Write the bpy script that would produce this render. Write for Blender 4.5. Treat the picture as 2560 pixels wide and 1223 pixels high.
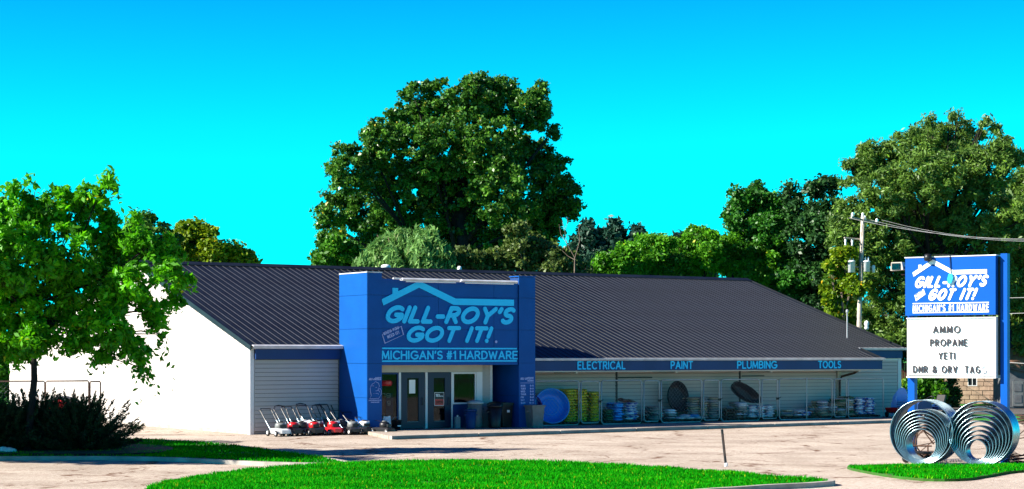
import bpy, bmesh, math, random
import numpy as np
from mathutils import Vector, Matrix
R = math.radians
random.seed(7)
rng = np.random.default_rng(11)
sc = bpy.context.scene
col = sc.collection
for o in list(bpy.data.objects): bpy.data.objects.remove(o)

# ------------------------------------------------------------------ camera, sky, sun, exposure
H = 2.8
cd = bpy.data.cameras.new('camera'); cam = bpy.data.objects.new('camera', cd); col.objects.link(cam)
cam.location = (0, 0, H); cam.rotation_euler = (R(90), 0, 0)
cd.sensor_width = 36; cd.lens = 36 * 4684 / 2560; cd.shift_y = (890 - 611.5) / 2560
cd.clip_start = .5; cd.clip_end = 3000
sc.camera = cam

SUN = Vector((-1.50, -.448, 1.0)).normalized()
el = math.asin(SUN.z); az = math.atan2(SUN.x, SUN.y)
w = bpy.data.worlds.new('World'); sc.world = w; w.use_nodes = True
nt = w.node_tree; nt.nodes.clear()
sky = nt.nodes.new('ShaderNodeTexSky'); sky.sky_type = 'NISHITA'; sky.sun_disc = False
sky.sun_elevation = el; sky.sun_rotation = az; sky.air_density = 1.0; sky.dust_density = .3; sky.ozone_density = 2.0
tc = nt.nodes.new('ShaderNodeTexCoord'); sp = nt.nodes.new('ShaderNodeSeparateXYZ')
nt.links.new(tc.outputs['Generated'], sp.inputs[0])
rp = nt.nodes.new('ShaderNodeValToRGB'); nt.links.new(sp.outputs['Z'], rp.inputs[0])
els = rp.color_ramp.elements
els[0].position = 0; els[0].color = (.002, .84, 1.0, 1)
els[1].position = 1; els[1].color = (.025, .06, .38, 1)
for p, c in ((.06, (.002, .84, 1.0, 1)), (.12, (.002, .74, 1.0, 1)), (.19, (.002, .48, .98, 1)), (.40, (.025, .13, .66, 1))):
    e = els.new(p); e.color = c
bw = nt.nodes.new('ShaderNodeRGBToBW'); nt.links.new(sky.outputs[0], bw.inputs[0])
mx = nt.nodes.new('ShaderNodeMix'); mx.data_type = 'RGBA'; mx.inputs[0].default_value = .8
nt.links.new(sky.outputs[0], mx.inputs[6]); nt.links.new(bw.outputs[0], mx.inputs[7])
ml = nt.nodes.new('ShaderNodeMix'); ml.data_type = 'RGBA'; ml.blend_type = 'MULTIPLY'; ml.inputs[0].default_value = 1
nt.links.new(mx.outputs[2], ml.inputs[6]); nt.links.new(rp.outputs[0], ml.inputs[7])
bg = nt.nodes.new('ShaderNodeBackground'); bg.inputs[1].default_value = .10
wo = nt.nodes.new('ShaderNodeOutputWorld')
nt.links.new(ml.outputs[2], bg.inputs[0]); nt.links.new(bg.outputs[0], wo.inputs[0])

sl = bpy.data.lights.new('sun', 'SUN'); sl.energy = 5.0; sl.angle = R(.5); sl.color = (1.0, .93, .82)
so = bpy.data.objects.new('sun', sl); col.objects.link(so)
so.rotation_euler = SUN.to_track_quat('Z', 'Y').to_euler(); so.location = (-30, -10, 30)
sc.view_settings.view_transform = 'Standard'; sc.view_settings.look = 'None'
sc.view_settings.exposure = 1.5; sc.view_settings.gamma = 1.0
sc.render.engine = 'CYCLES'
sc.cycles.max_bounces = 5; sc.cycles.transparent_max_bounces = 8; sc.cycles.diffuse_bounces = 3

# ------------------------------------------------------------------ materials
def mat(name, c, rough=.7, var=.12, scale=3.0, bump=0, bscale=None, metal=0, spec=.4, c2=None, coat=0):
    m = bpy.data.materials.new(name); m.use_nodes = True
    t = m.node_tree; b = t.nodes['Principled BSDF']
    b.inputs['Roughness'].default_value = rough; b.inputs['Metallic'].default_value = metal
    b.inputs['Specular IOR Level'].default_value = spec; b.inputs['Coat Weight'].default_value = coat
    tcn = t.nodes.new('ShaderNodeTexCoord')
    n = t.nodes.new('ShaderNodeTexNoise'); n.inputs['Scale'].default_value = scale; n.inputs['Detail'].default_value = 6
    t.links.new(tcn.outputs['Object'], n.inputs['Vector'])
    r = t.nodes.new('ShaderNodeValToRGB'); t.links.new(n.outputs[0], r.inputs[0])
    c2 = c2 or tuple(max(0, x * (1 - 2 * var)) for x in c)
    r.color_ramp.elements[0].position = .32; r.color_ramp.elements[0].color = (*c2, 1)
    r.color_ramp.elements[1].position = .68; r.color_ramp.elements[1].color = (*c, 1)
    t.links.new(r.outputs[0], b.inputs['Base Color'])
    if bump:
        n2 = t.nodes.new('ShaderNodeTexNoise'); n2.inputs['Scale'].default_value = bscale or scale * 6; n2.inputs['Detail'].default_value = 4
        t.links.new(tcn.outputs['Object'], n2.inputs['Vector'])
        bp = t.nodes.new('ShaderNodeBump'); bp.inputs['Strength'].default_value = bump; bp.inputs['Distance'].default_value = .02
        t.links.new(n2.outputs[0], bp.inputs['Height']); t.links.new(bp.outputs[0], b.inputs['Normal'])
    return m

def ground_mat(name, ca, cb, cc, crack=.5, crackcol=(.12, .06, .035)):
    m = bpy.data.materials.new(name); m.use_nodes = True
    t = m.node_tree; b = t.nodes['Principled BSDF']; b.inputs['Roughness'].default_value = .95; b.inputs['Specular IOR Level'].default_value = .15
    g = t.nodes.new('ShaderNodeTexCoord')
    def noise(s, d=5, rgh=.6):
        n = t.nodes.new('ShaderNodeTexNoise'); n.inputs['Scale'].default_value = s; n.inputs['Detail'].default_value = d; n.inputs['Roughness'].default_value = rgh
        t.links.new(g.outputs['Object'], n.inputs['Vector']); return n
    def ramp(src, p0, c0, p1, c1):
        r = t.nodes.new('ShaderNodeValToRGB'); t.links.new(src, r.inputs[0])
        r.color_ramp.elements[0].position = p0; r.color_ramp.elements[0].color = (*c0, 1)
        r.color_ramp.elements[1].position = p1; r.color_ramp.elements[1].color = (*c1, 1); return r
    def mixc(f, a, bb, mode='MIX'):
        x = t.nodes.new('ShaderNodeMix'); x.data_type = 'RGBA'; x.blend_type = mode
        if isinstance(f, float): x.inputs[0].default_value = f
        else: t.links.new(f, x.inputs[0])
        t.links.new(a, x.inputs[6])
        if isinstance(bb, tuple): x.inputs[7].default_value = (*bb, 1)
        else: t.links.new(bb, x.inputs[7])
        return x.outputs[2]
    base = ramp(noise(.35).outputs[0], .38, ca, .62, cb).outputs[0]
    fine = ramp(noise(9, 6, .8).outputs[0], .36, (.62, .55, .5), .62, (1.08, 1.05, 1.03)).outputs[0]
    c = mixc(1.0, base, fine, 'MULTIPLY')
    grit = ramp(noise(38, 3, .9).outputs[0], .34, (.34, .30, .28), .56, (1, 1, 1)).outputs[0]
    c = mixc(.8, c, grit, 'MULTIPLY')
    blot = ramp(noise(1.1, 4).outputs[0], .58, (0, 0, 0), .68, (1, 1, 1))
    f = t.nodes.new('ShaderNodeMath'); f.operation = 'MULTIPLY'; f.inputs[1].default_value = .45; t.links.new(blot.outputs[0], f.inputs[0])
    c = mixc(f.outputs[0], c, cc)
    # cracks
    dn = noise(1.2, 4); add = t.nodes.new('ShaderNodeVectorMath'); add.operation = 'MULTIPLY_ADD'
    add.inputs[1].default_value = (1.3, 1.3, 1.3); t.links.new(dn.outputs['Color'], add.inputs[0]); t.links.new(g.outputs['Object'], add.inputs[2])
    for sc_, wd in ((.16, .018), (.42, .016)):
        v = t.nodes.new('ShaderNodeTexVoronoi'); v.feature = 'DISTANCE_TO_EDGE'; v.inputs['Scale'].default_value = sc_
        t.links.new(add.outputs[0], v.inputs['Vector'])
        r = ramp(v.outputs['Distance'], wd * .35, (1, 1, 1), wd, (0, 0, 0))
        mk = ramp(noise(.5 + sc_).outputs[0], .44, (0, 0, 0), .56, (1, 1, 1))
        q = t.nodes.new('ShaderNodeMath'); q.operation = 'MULTIPLY'; t.links.new(r.outputs[0], q.inputs[0]); t.links.new(mk.outputs[0], q.inputs[1])
        q2 = t.nodes.new('ShaderNodeMath'); q2.operation = 'MULTIPLY'; q2.inputs[1].default_value = crack; t.links.new(q.outputs[0], q2.inputs[0])
        c = mixc(q2.outputs[0], c, crackcol)
    t.links.new(c, b.inputs['Base Color'])
    bn = t.nodes.new('ShaderNodeBump'); bn.inputs['Strength'].default_value = .5; bn.inputs['Distance'].default_value = .02
    t.links.new(noise(25, 5, .8).outputs[0], bn.inputs['Height']); t.links.new(bn.outputs[0], b.inputs['Normal'])
    return m

def leaf_mat(name, ca, cb, cc=None, trans=.3, rough=.45):
    """leaf hue varies leaf by leaf through the 'tint' attribute"""
    m = bpy.data.materials.new(name); m.use_nodes = True
    t = m.node_tree; b = t.nodes['Principled BSDF']; b.inputs['Roughness'].default_value = rough; b.inputs['Specular IOR Level'].default_value = .05 if name == 'grass blades' else .3
    a = t.nodes.new('ShaderNodeAttribute'); a.attribute_name = 'tint'
    r = t.nodes.new('ShaderNodeValToRGB'); t.links.new(a.outputs['Fac'], r.inputs[0])
    r.color_ramp.elements[0].color = (*ca, 1); r.color_ramp.elements[1].color = (*cb, 1); r.color_ramp.elements[1].position = .93
    if cc: e = r.color_ramp.elements.new(1.0); e.color = (*cc, 1); r.color_ramp.elements[1].position = .9
    t.links.new(r.outputs[0], b.inputs['Base Color'])
    tr = t.nodes.new('ShaderNodeBsdfTranslucent'); t.links.new(r.outputs[0], tr.inputs[0])
    mxs = t.nodes.new('ShaderNodeMixShader'); mxs.inputs[0].default_value = trans
    t.links.new(b.outputs[0], mxs.inputs[1]); t.links.new(tr.outputs[0], mxs.inputs[2])
    t.links.new(mxs.outputs[0], t.nodes['Material Output'].inputs[0])
    return m

def glass_mat(name, tint=(.25, .3, .35), fac=.35):
    m = bpy.data.materials.new(name); m.use_nodes = True; t = m.node_tree
    g = t.nodes.new('ShaderNodeBsdfGlossy'); g.inputs['Roughness'].default_value = .03; g.inputs[0].default_value = (.40, .45, .50, 1)
    tr = t.nodes.new('ShaderNodeBsdfTransparent'); tr.inputs[0].default_value = (*tint, 1)
    fr = t.nodes.new('ShaderNodeFresnel'); fr.inputs[0].default_value = 1.5
    x = t.nodes.new('ShaderNodeMixShader'); t.links.new(fr.outputs[0], x.inputs[0]); t.links.new(tr.outputs[0], x.inputs[1]); t.links.new(g.outputs[0], x.inputs[2])
    t.links.new(x.outputs[0], t.nodes['Material Output'].inputs[0]); return m

def spot_mat(name, c, dot, scale=14, thr=.28, rough=.45):
    m = mat(name, c, rough, .15, 4); t = m.node_tree; b = t.nodes['Principled BSDF']
    old = b.inputs['Base Color'].links[0].from_socket
    tcn = t.nodes.new('ShaderNodeTexCoord'); v = t.nodes.new('ShaderNodeTexVoronoi'); v.inputs['Scale'].default_value = scale
    t.links.new(tcn.outputs['Object'], v.inputs['Vector'])
    r = t.nodes.new('ShaderNodeValToRGB'); t.links.new(v.outputs['Distance'], r.inputs[0])
    r.color_ramp.elements[0].position = thr; r.color_ramp.elements[0].color = (1, 1, 1, 1); r.color_ramp.elements[1].position = thr + .05; r.color_ramp.elements[1].color = (0, 0, 0, 1)
    x = t.nodes.new('ShaderNodeMix'); x.data_type = 'RGBA'; x.inputs[7].default_value = (*dot, 1)
    t.links.new(r.outputs[0], x.inputs[0]); t.links.new(old, x.inputs[6]); t.links.new(x.outputs[2], b.inputs['Base Color'])
    return m

M = dict(
    lot=ground_mat('weathered asphalt', (.44, .385, .325), (.60, .545, .47), (.38, .29, .24), 1.0),
    apron=ground_mat('pale concrete drive', (.52, .46, .40), (.62, .56, .49), (.45, .38, .32), .35),
    road=ground_mat('grey road', (.10, .10, .10), (.15, .145, .14), (.08, .08, .08), .3, (.03, .03, .03)),
    walk=ground_mat('walk concrete', (.42, .38, .33), (.50, .45, .40), (.30, .26, .22), .3),
    kerb=mat('kerb concrete', (.42, .38, .33), .9, .2, 2, .4),
    shadekerb=mat('shaded kerb face', (.07, .030, .010), .9, .3, 2, .4),  # dark brown standing in for the kerb face in shade
    mulch=mat('dark mulch', (.035, .025, .018), 1, .35, 6, 1.0),
    soil=mat('turf soil', (.02, .13, .008), 1, .3, 2, .6, c2=(.035, .06, .01)),
    farlawn=mat('far lawn', (.03, .26, .01), 1, .25, .5, .5),
    navy=mat('blue panel paint', (.0005, .072, .31), .5, .06, 1.5, .05, 30, spec=.2),
    navyband=mat('navy fascia paint', (.002, .034, .15), .55, .08, 1.5),
    roof=mat('charcoal roof metal', (.009, .0130, .018), .45, .3, 1.2, .1, 4, spec=.3),
    gutter=mat('pale gutter', (.62, .62, .66), .35, .15, 3),
    siding=mat('off-white siding', (.52, .47, .43), .6, .07, 1.2, .08, 12),
    cream=mat('cream trim', (.52, .47, .38), .6, .08, 2),
    trim=mat('white trim', (.72, .72, .72), .5, .05, 2),
    lite=mat('skylight tinted white letters', (.01, .56, 1.0), .45, .03, 2),  # blue skylight painted into the colour; the letters themselves are white
    white=mat('white sign paint', (.86, .86, .86), .45, .03, 2),
    letterk=mat('black changeable letters', (.02, .015, .02), .5, .1, 4),
    letterg=mat('faded grey letter', (.30, .29, .36), .5, .1, 4),
    lilac=mat('pale lilac print', (.33, .40, .75), .5, .05, 3),
    signblue=mat('bright sign blue', (.0005, .072, .36), .4, .05, 1.2, spec=.15),
    postblue=mat('blue post paint', (.0005, .074, .38), .4, .08, 1.5, spec=.15),
    board=mat('white reader board', (.85, .85, .82), .4, .03, 1),
    glass=glass_mat('window glass', (.55, .6, .62)),
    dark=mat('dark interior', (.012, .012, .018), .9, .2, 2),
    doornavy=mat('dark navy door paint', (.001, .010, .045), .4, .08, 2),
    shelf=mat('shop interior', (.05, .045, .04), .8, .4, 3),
    black=mat('black plastic', (.012, .012, .015), .42, .2, 5),
    red=mat('red enamel', (.55, .01, .015), .35, .12, 6, coat=.3),
    grey=mat('grey plastic', (.16, .17, .17), .5, .12, 5),
    lidgrey=mat('pale lid', (.35, .42, .45), .5, .1, 4),
    silver=mat('galvanised tube', (.42, .43, .44), .4, .12, 6, metal=.3),
    galv=mat('galvanised steel', (.40, .56, .63), .30, .2, 4, .12, 9, metal=.95),
    pool=mat('blue pool plastic', (.01, .22, .80), .35, .06, 3),
    poolrim=mat('pale blue rim', (.05, .35, .85), .35, .06, 3),
    purple=mat('purple pool plastic', (.10, .03, .30), .4, .08, 3),
    tank=mat('black pond liner', (.018, .012, .016), .5, .2, 3),
    wood=mat('pallet wood', (.10, .06, .035), .85, .3, 5, .3),
    polewood=mat('sunbleached pole wood', (.55, .48, .40), .9, .2, 4, .4),
    bark=mat('dark bark', (.022, .017, .014), .95, .35, 5, .8),
    palebark=mat('pale bark', (.20, .15, .11), .95, .25, 4, .6),
    wire=mat('pale wire', (.5, .5, .5), .5, .05, 2, metal=.3),
    porcelain=mat('white porcelain', (.8, .8, .8), .3, .03, 2),
    brick=mat('buff stone block', (.50, .34, .24), .85, .2, 3, .5),
    brick2=mat('red brown block', (.34, .17, .11), .85, .25, 3, .5),
    shed=mat('grey shed boards', (.13, .14, .15), .8, .2, 3, .2),
    fencewood=mat('red brown boards', (.12, .035, .02), .85, .25, 4, .3),
    rock=mat('white rock', (.7, .7, .68), .8, .15, 5, .6),
    rust=mat('rusty brown steel', (.09, .045, .03), .8, .3, 6, .4),
    chair=mat('skylight tinted white resin', (.42, .52, .95), .45, .05, 3),  # white chairs, with the blue of the skylight put into their colour
    lamp=mat('lamp housing', (.45, .40, .33), .5, .15, 4),
    mwhite=mat('pale mower plastic', (.75, .75, .75), .35, .08, 5),
    steelbar=mat('bright handle bar', (.35, .5, .6), .3, .1, 5, metal=.6),
    yellow=spot_mat('yellow printed bag', (.85, .68, .03), (.02, .02, .02), 7, .26),
    bagwhite=mat('white bag film', (.88, .86, .88), .4, .12, 3, c2=(.50, .52, .66)),
    bagblue=mat('blue bag film', (.05, .50, .95), .4, .15, 3, c2=(.02, .25, .75)),
    baggreen=mat('green bag film', (.03, .16, .06), .45, .2, 3),
    bagtan=mat('tan bag film', (.62, .50, .34), .5, .2, 3, c2=(.30, .24, .16)),
    baggrey=mat('grey bag film', (.46, .44, .42), .5, .2, 3, c2=(.22, .21, .21)),
    bagstripe=spot_mat('white bag with blue print', (.85, .86, .95), (.03, .07, .45), 4.5, .36),
    bagbrown=mat('brown bag film', (.18, .08, .06), .5, .2, 3),
)
L = dict(
    poplar=leaf_mat('poplar leaves', (.015, .068, .009), (.105, .27, .022), (.40, .36, .03), .22, .35),
    maple=leaf_mat('maple leaves', (.022, .13, .004), (.15, .58, .004), (.55, .58, .01), .45, .5),
    yellowtree=leaf_mat('turning leaves', (.05, .14, .006), (.26, .36, .008), (.60, .36, .01), .38),
    willow=leaf_mat('willow leaves', (.06, .17, .035), (.20, .38, .10), (.45, .55, .25), .3),
    olive=leaf_mat('olive leaves', (.045, .080, .020), (.12, .18, .035), (.14, .26, .02), .25),
    bright=leaf_mat('bright scrub leaves', (.03, .12, .008), (.10, .34, .01), (.40, .48, .02), .35),
    mid=leaf_mat('mid green leaves', (.012, .065, .008), (.045, .20, .014), (.16, .42, .01), .3),
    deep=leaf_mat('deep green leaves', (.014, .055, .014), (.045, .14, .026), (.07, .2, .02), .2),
    conifer=leaf_mat('conifer needles', (.012, .045, .030), (.030, .085, .050), None, .1),
    locust=leaf_mat('locust leaves', (.050, .110, .024), (.15, .27, .034), (.20, .42, .02), .32),
    juniper=leaf_mat('juniper sprays', (.008, .022, .008), (.022, .055, .014), (.07, .09, .02), .12, .7),
    grass=leaf_mat('grass blades', (.002, .17, .001), (.012, .38, .002), (.35, .42, .01), .3, .8),
)

# ------------------------------------------------------------------ mesh helpers
class MB:
    def __init__(s): s.v = []; s.f = []
    def add(s, vs, fs):
        n = len(s.v); s.v += [tuple(v) for v in vs]; s.f += [tuple(i + n for i in f) for f in fs]; return s
    def box(s, x0, x1, y0, y1, z0, z1):
        return s.add([(x0, y0, z0), (x1, y0, z0), (x1, y1, z0), (x0, y1, z0), (x0, y0, z1), (x1, y0, z1), (x1, y1, z1), (x0, y1, z1)],
                     [(3, 2, 1, 0), (4, 5, 6, 7), (0, 1, 5, 4), (1, 2, 6, 5), (2, 3, 7, 6), (3, 0, 4, 7)])
    def prism(s, poly, axis, a, b):
        """poly of 2D points; axis 'z': (x,y), 'y': (x,z), 'x': (y,z)"""
        def P(p, h): return {'z': (p[0], p[1], h), 'y': (p[0], h, p[1]), 'x': (h, p[0], p[1])}[axis]
        n = len(poly)
        return s.add([P(p, a) for p in poly] + [P(p, b) for p in poly],
                     [tuple(range(n))[::-1], tuple(range(n, 2 * n))] + [(i, (i + 1) % n, n + (i + 1) % n, n + i) for i in range(n)])
    def tube(s, pts, r, seg=6, cap=True, r1=None):
        pts = [Vector(p) for p in pts]; n = len(pts); base = len(s.v); rs = []
        for i, p in enumerate(pts):
            d = (pts[min(i + 1, n - 1)] - pts[max(i - 1, 0)]).normalized()
            a = Vector((0, 0, 1)) if abs(d.z) < .9 else Vector((1, 0, 0))
            u = d.cross(a).normalized(); v = d.cross(u)
            rr = r if r1 is None else r + (r1 - r) * i / (n - 1)
            if not isinstance(r, (int, float)): rr = r[i]
            for k in range(seg):
                an = 2 * math.pi * k / seg; s.v.append(tuple(p + (u * math.cos(an) + v * math.sin(an)) * rr))
        for i in range(n - 1):
            for k in range(seg):
                a0 = base + i * seg + k; a1 = base + i * seg + (k + 1) % seg
                s.f.append((a0, a1, a1 + seg, a0 + seg))
        if cap:
            s.f.append(tuple(base + k for k in range(seg))[::-1]); s.f.append(tuple(base + (n - 1) * seg + k for k in range(seg)))
        return s
    def lathe(s, prof, seg=24, mtx=None, close=False):
        """prof list of (r, h) about z, transformed by mtx"""
        mtx = mtx or Matrix(); base = len(s.v); n = len(prof)
        for r, h in prof:
            for k in range(seg):
                a = 2 * math.pi * k / seg; s.v.append(tuple(mtx @ Vector((r * math.cos(a), r * math.sin(a), h))))
        m = n if close else n - 1
        for i in range(m):
            j = (i + 1) % n
            for k in range(seg):
                a0 = base + i * seg + k; a1 = base + i * seg + (k + 1) % seg; b0 = base + j * seg + k; b1 = base + j * seg + (k + 1) % seg
                s.f.append((a0, a1, b1, b0))
        return s
    def mesh(s, name, m, smooth=False):
        me = bpy.data.meshes.new(name); me.from_pydata(s.v, [], s.f); me.validate(); me.update()
        bm = bmesh.new(); bm.from_mesh(me); bmesh.ops.recalc_face_normals(bm, faces=bm.faces); bm.to_mesh(me); bm.free()
        if m: me.materials.append(m)
        if smooth: me.shade_smooth()
        return me
    def build(s, name, m, parent=None, smooth=False, loc=None):
        return link(name, s.mesh(name, m, smooth), parent, loc)

def link(name, me, parent=None, loc=None):
    o = bpy.data.objects.new(name, me); col.objects.link(o)
    if parent: o.parent = parent
    if loc: o.location = loc
    return o
def tag(o, label=None, cat=None, group=None, kind=None):
    for k, v in (('label', label), ('category', cat), ('group', group), ('kind', kind)):
        if v: o[k] = v
    return o
def empty(name, loc, rz, label, cat, group=None):
    o = bpy.data.objects.new(name, None); col.objects.link(o); o.location = loc; o.rotation_euler = (0, 0, rz)
    return tag(o, label, cat, group)
def dup(root, loc=None, rz=None, label=None, rot=None, scale=None):
    def cp(o, par):
        c = o.copy(); col.objects.link(c)
        if par: c.parent = par
        for ch in o.children: cp(ch, c)
        return c
    r = cp(root, None)
    if loc is not None: r.location = loc
    if rz is not None: r.rotation_euler = (0, 0, rz)
    if rot is not None: r.rotation_euler = rot
    if scale is not None: r.scale = scale
    if label: r['label'] = label
    return r
def struct(o): o['kind'] = 'structure'; return o

# frames: building frame (t along the front, s back from it, z up)
P0 = Vector((-9.3, 66.6, 0)); ANG = math.atan2(.549, .8355); CA, SA = math.cos(ANG), math.sin(ANG)
def W(t, s, z=0): return Vector((P0.x + t * CA - s * SA, P0.y + t * SA + s * CA, z))
def at(px, py, Y):
    return Vector(((px - 1280) / 4684 * Y, Y, H + (890 - py) / 4684 * Y))

# ------------------------------------------------------------------ stroke alphabet -> solid letters
def arc(cx, cy, rx, ry, a0, a1, n=14):
    return [(cx + rx * math.cos(R(a0 + (a1 - a0) * i / n)), cy + ry * math.sin(R(a0 + (a1 - a0) * i / n))) for i in range(n + 1)]
A_ = {  # width, strokes (height 1)
 'A': (.78, [[(0, 0), (.39, 1), (.78, 0)], [(.15, .32), (.63, .32)]]),
 'B': (.6, [[(0, 0), (0, 1), (.32, 1)] + arc(.32, .76, .24, .24, 90, -90) + [(0, .52)], [(.32, .52)] + arc(.33, .26, .27, .26, 90, -90) + [(0, 0)]]),
 'C': (.74, [arc(.45, .5, .45, .5, 48, 312, 20)]),
 'D': (.7, [[(0, 0), (0, 1), (.25, 1)] + arc(.25, .5, .45, .5, 90, -90, 16) + [(0, 0)]]),
 'E': (.55, [[(.55, 1), (0, 1), (0, 0), (.55, 0)], [(0, .52), (.48, .52)]]),
 'F': (.55, [[(.55, 1), (0, 1), (0, 0)], [(0, .52), (.46, .52)]]),
 'G': (.85, [arc(.47, .5, .47, .5, 50, 335, 22) + [(.88, .46), (.52, .46)]]),
 'H': (.66, [[(0, 0), (0, 1)], [(.66, 0), (.66, 1)], [(0, .52), (.66, .52)]]),
 'I': (.02, [[(0, 0), (0, 1)]]),
 'L': (.5, [[(0, 1), (0, 0), (.5, 0)]]),
 'M': (.84, [[(0, 0), (.08, 1), (.42, .1), (.76, 1), (.84, 0)]]),
 'N': (.66, [[(0, 0), (0, 1), (.66, 0), (.66, 1)]]),
 'O': (.94, [arc(.47, .5, .47, .5, 0, 360, 26)]),
 'P': (.58, [[(0, 0), (0, 1), (.3, 1)] + arc(.3, .73, .28, .27, 90, -90) + [(0, .46)]]),
 'R': (.62, [[(0, 0), (0, 1), (.3, 1)] + arc(.3, .74, .28, .26, 90, -90) + [(0, .48)], [(.28, .48), (.62, 0)]]),
 'S': (.58, [arc(.3, .75, .28, .25, 40, 270, 12) + arc(.29, .25, .29, .25, 90, -150, 14)]),
 'T': (.66, [[(0, 1), (.66, 1)], [(.33, 1), (.33, 0)]]),
 'U': (.64, [[(0, 1), (0, .32)] + arc(.32, .32, .32, .32, 180, 360, 12) + [(.64, 1)]]),
 'V': (.74, [[(0, 1), (.37, 0), (.74, 1)]]),
 'W': (1.05, [[(0, 1), (.26, 0), (.525, .9), (.79, 0), (1.05, 1)]]),
 'Y': (.74, [[(0, 1), (.37, .48), (.74, 1)], [(.37, .48), (.37, 0)]]),
 "'": (.06, [[(.06, 1), (0, .78)]]),
 '-': (.36, [[(0, .38), (.36, .38)]]),
 '!': (.04, [[(0, 1), (0, .34)], [(0, .0), (0, .01)]]),
 '#': (.62, [[(.12, 0), (.24, 1)], [(.38, 0), (.5, 1)], [(0, .34), (.58, .34)], [(.04, .68), (.62, .68)]]),
 '1': (.22, [[(0, .8), (.2, 1), (.2, 0)]]),
 '&': (.7, [[(.68, 0), (.14, .72)] + arc(.32, .8, .19, .2, 200, -20, 10) + [(.12, .42)] + arc(.28, .24, .27, .24, 150, 300, 10) + [(.66, .45)]]),
 '8': (.54, [arc(.27, .75, .23, .25, 0, 360, 16), arc(.27, .26, .27, .26, 0, 360, 16)]),
 '6': (.54, [arc(.27, .28, .27, .28, 0, 360, 16), [(.01, .32)] + arc(.4, .4, .4, .6, 170, 75, 8)]),
 '0': (.6, [arc(.3, .5, .3, .5, 0, 360, 20)]),
 '4': (.56, [[(.42, 0), (.42, 1), (0, .3), (.56, .3)]]),
 '.': (.02, [[(0, 0), (0, .01)]]),
 'e': (.5, [[(.04, .34), (.5, .34)] + arc(.27, .32, .25, .3, 10, 310, 14)]),
 'n': (.42, [[(0, 0), (0, .6)], [(0, .4)] + arc(.21, .38, .21, .22, 160, 0, 8) + [(.42, 0)]]),
 'g': (.46, [arc(.23, .33, .23, .27, 0, 360, 14), [(.46, .6), (.46, -.1)] + arc(.23, -.12, .23, .18, 0, -140, 8)]),
}
_lc = {}
def letter_mesh(ch, h, wr, slant, sx, m, depth, res=26, square=False):
    key = (ch, round(h, 3), round(wr, 3), slant, round(sx, 3), m.name, depth)
    if key in _lc: return _lc[key]
    segs = []
    r = wr * h
    for st in A_[ch][1]:
        pts = [(p[0] * h * sx + slant * (p[1]) * h, r + p[1] * (h - 2 * r)) for p in st]
        segs += [(pts[i], pts[i + 1]) for i in range(len(pts) - 1)] or [(pts[0], pts[0])]
    S = np.array(segs); mn = S.min((0, 1)) - r * 1.3; mxx = S.max((0, 1)) + r * 1.3
    d = h / res; nx = int((mxx[0] - mn[0]) / d) + 2; ny = int((mxx[1] - mn[1]) / d) + 2
    gx, gy = np.meshgrid(mn[0] + np.arange(nx) * d, mn[1] + np.arange(ny) * d, indexing='ij')
    P = np.stack([gx, gy], -1)[..., None, :]; a = S[:, 0]; bb = S[:, 1]; ab = bb - a
    tt = np.clip(((P - a) * ab).sum(-1) / np.maximum((ab ** 2).sum(-1), 1e-12), 0, 1)
    D = np.linalg.norm(P - (a + tt[..., None] * ab), axis=-1).min(-1) - r
    bm = bmesh.new(); vc = {}
    def vert(k, x, y):
        if k not in vc: vc[k] = bm.verts.new((x, 0, y))
        return vc[k]
    for i in range(nx - 1):
        for j in range(ny - 1):
            cs = [(i, j), (i + 1, j), (i + 1, j + 1), (i, j + 1)]; dv = [D[c] for c in cs]
            if min(dv) > 0: continue
            poly = []
            for q in range(4):
                c0, c1 = cs[q], cs[(q + 1) % 4]; d0, d1 = dv[q], dv[(q + 1) % 4]
                if d0 <= 0: poly.append(vert(c0, gx[c0], gy[c0]))
                if (d0 <= 0) != (d1 <= 0):
                    f = d0 / (d0 - d1); f = min(max(f, .02), .98)
                    k = (min(c0, c1), max(c0, c1))
                    poly.append(vert(k, gx[c0] + f * (gx[c1] - gx[c0]), gy[c0] + f * (gy[c1] - gy[c0])))
            if len(poly) > 2:
                try: bm.faces.new(poly)
                except ValueError: pass
    bmesh.ops.dissolve_limit(bm, angle_limit=R(9), verts=bm.verts, edges=bm.edges, use_dissolve_boundaries=True)
    fs = list(bm.faces)
    ex = bmesh.ops.extrude_face_region(bm, geom=fs)
    for v in [g for g in ex['geom'] if isinstance(g, bmesh.types.BMVert)]: v.co.y -= depth
    bmesh.ops.recalc_face_normals(bm, faces=bm.faces)
    me = bpy.data.meshes.new('letter'); bm.to_mesh(me); bm.free(); me.materials.append(m); _lc[key] = me
    return me
def layout(text, h, wr, sp, sx, space):
    x = 0; out = []
    for c in text:
        if c == ' ': x += space * h; continue
        out.append((c, x + wr * h)); x += A_[c][0] * h * sx + 2 * wr * h + sp * h
    return out, x - sp * h
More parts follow.
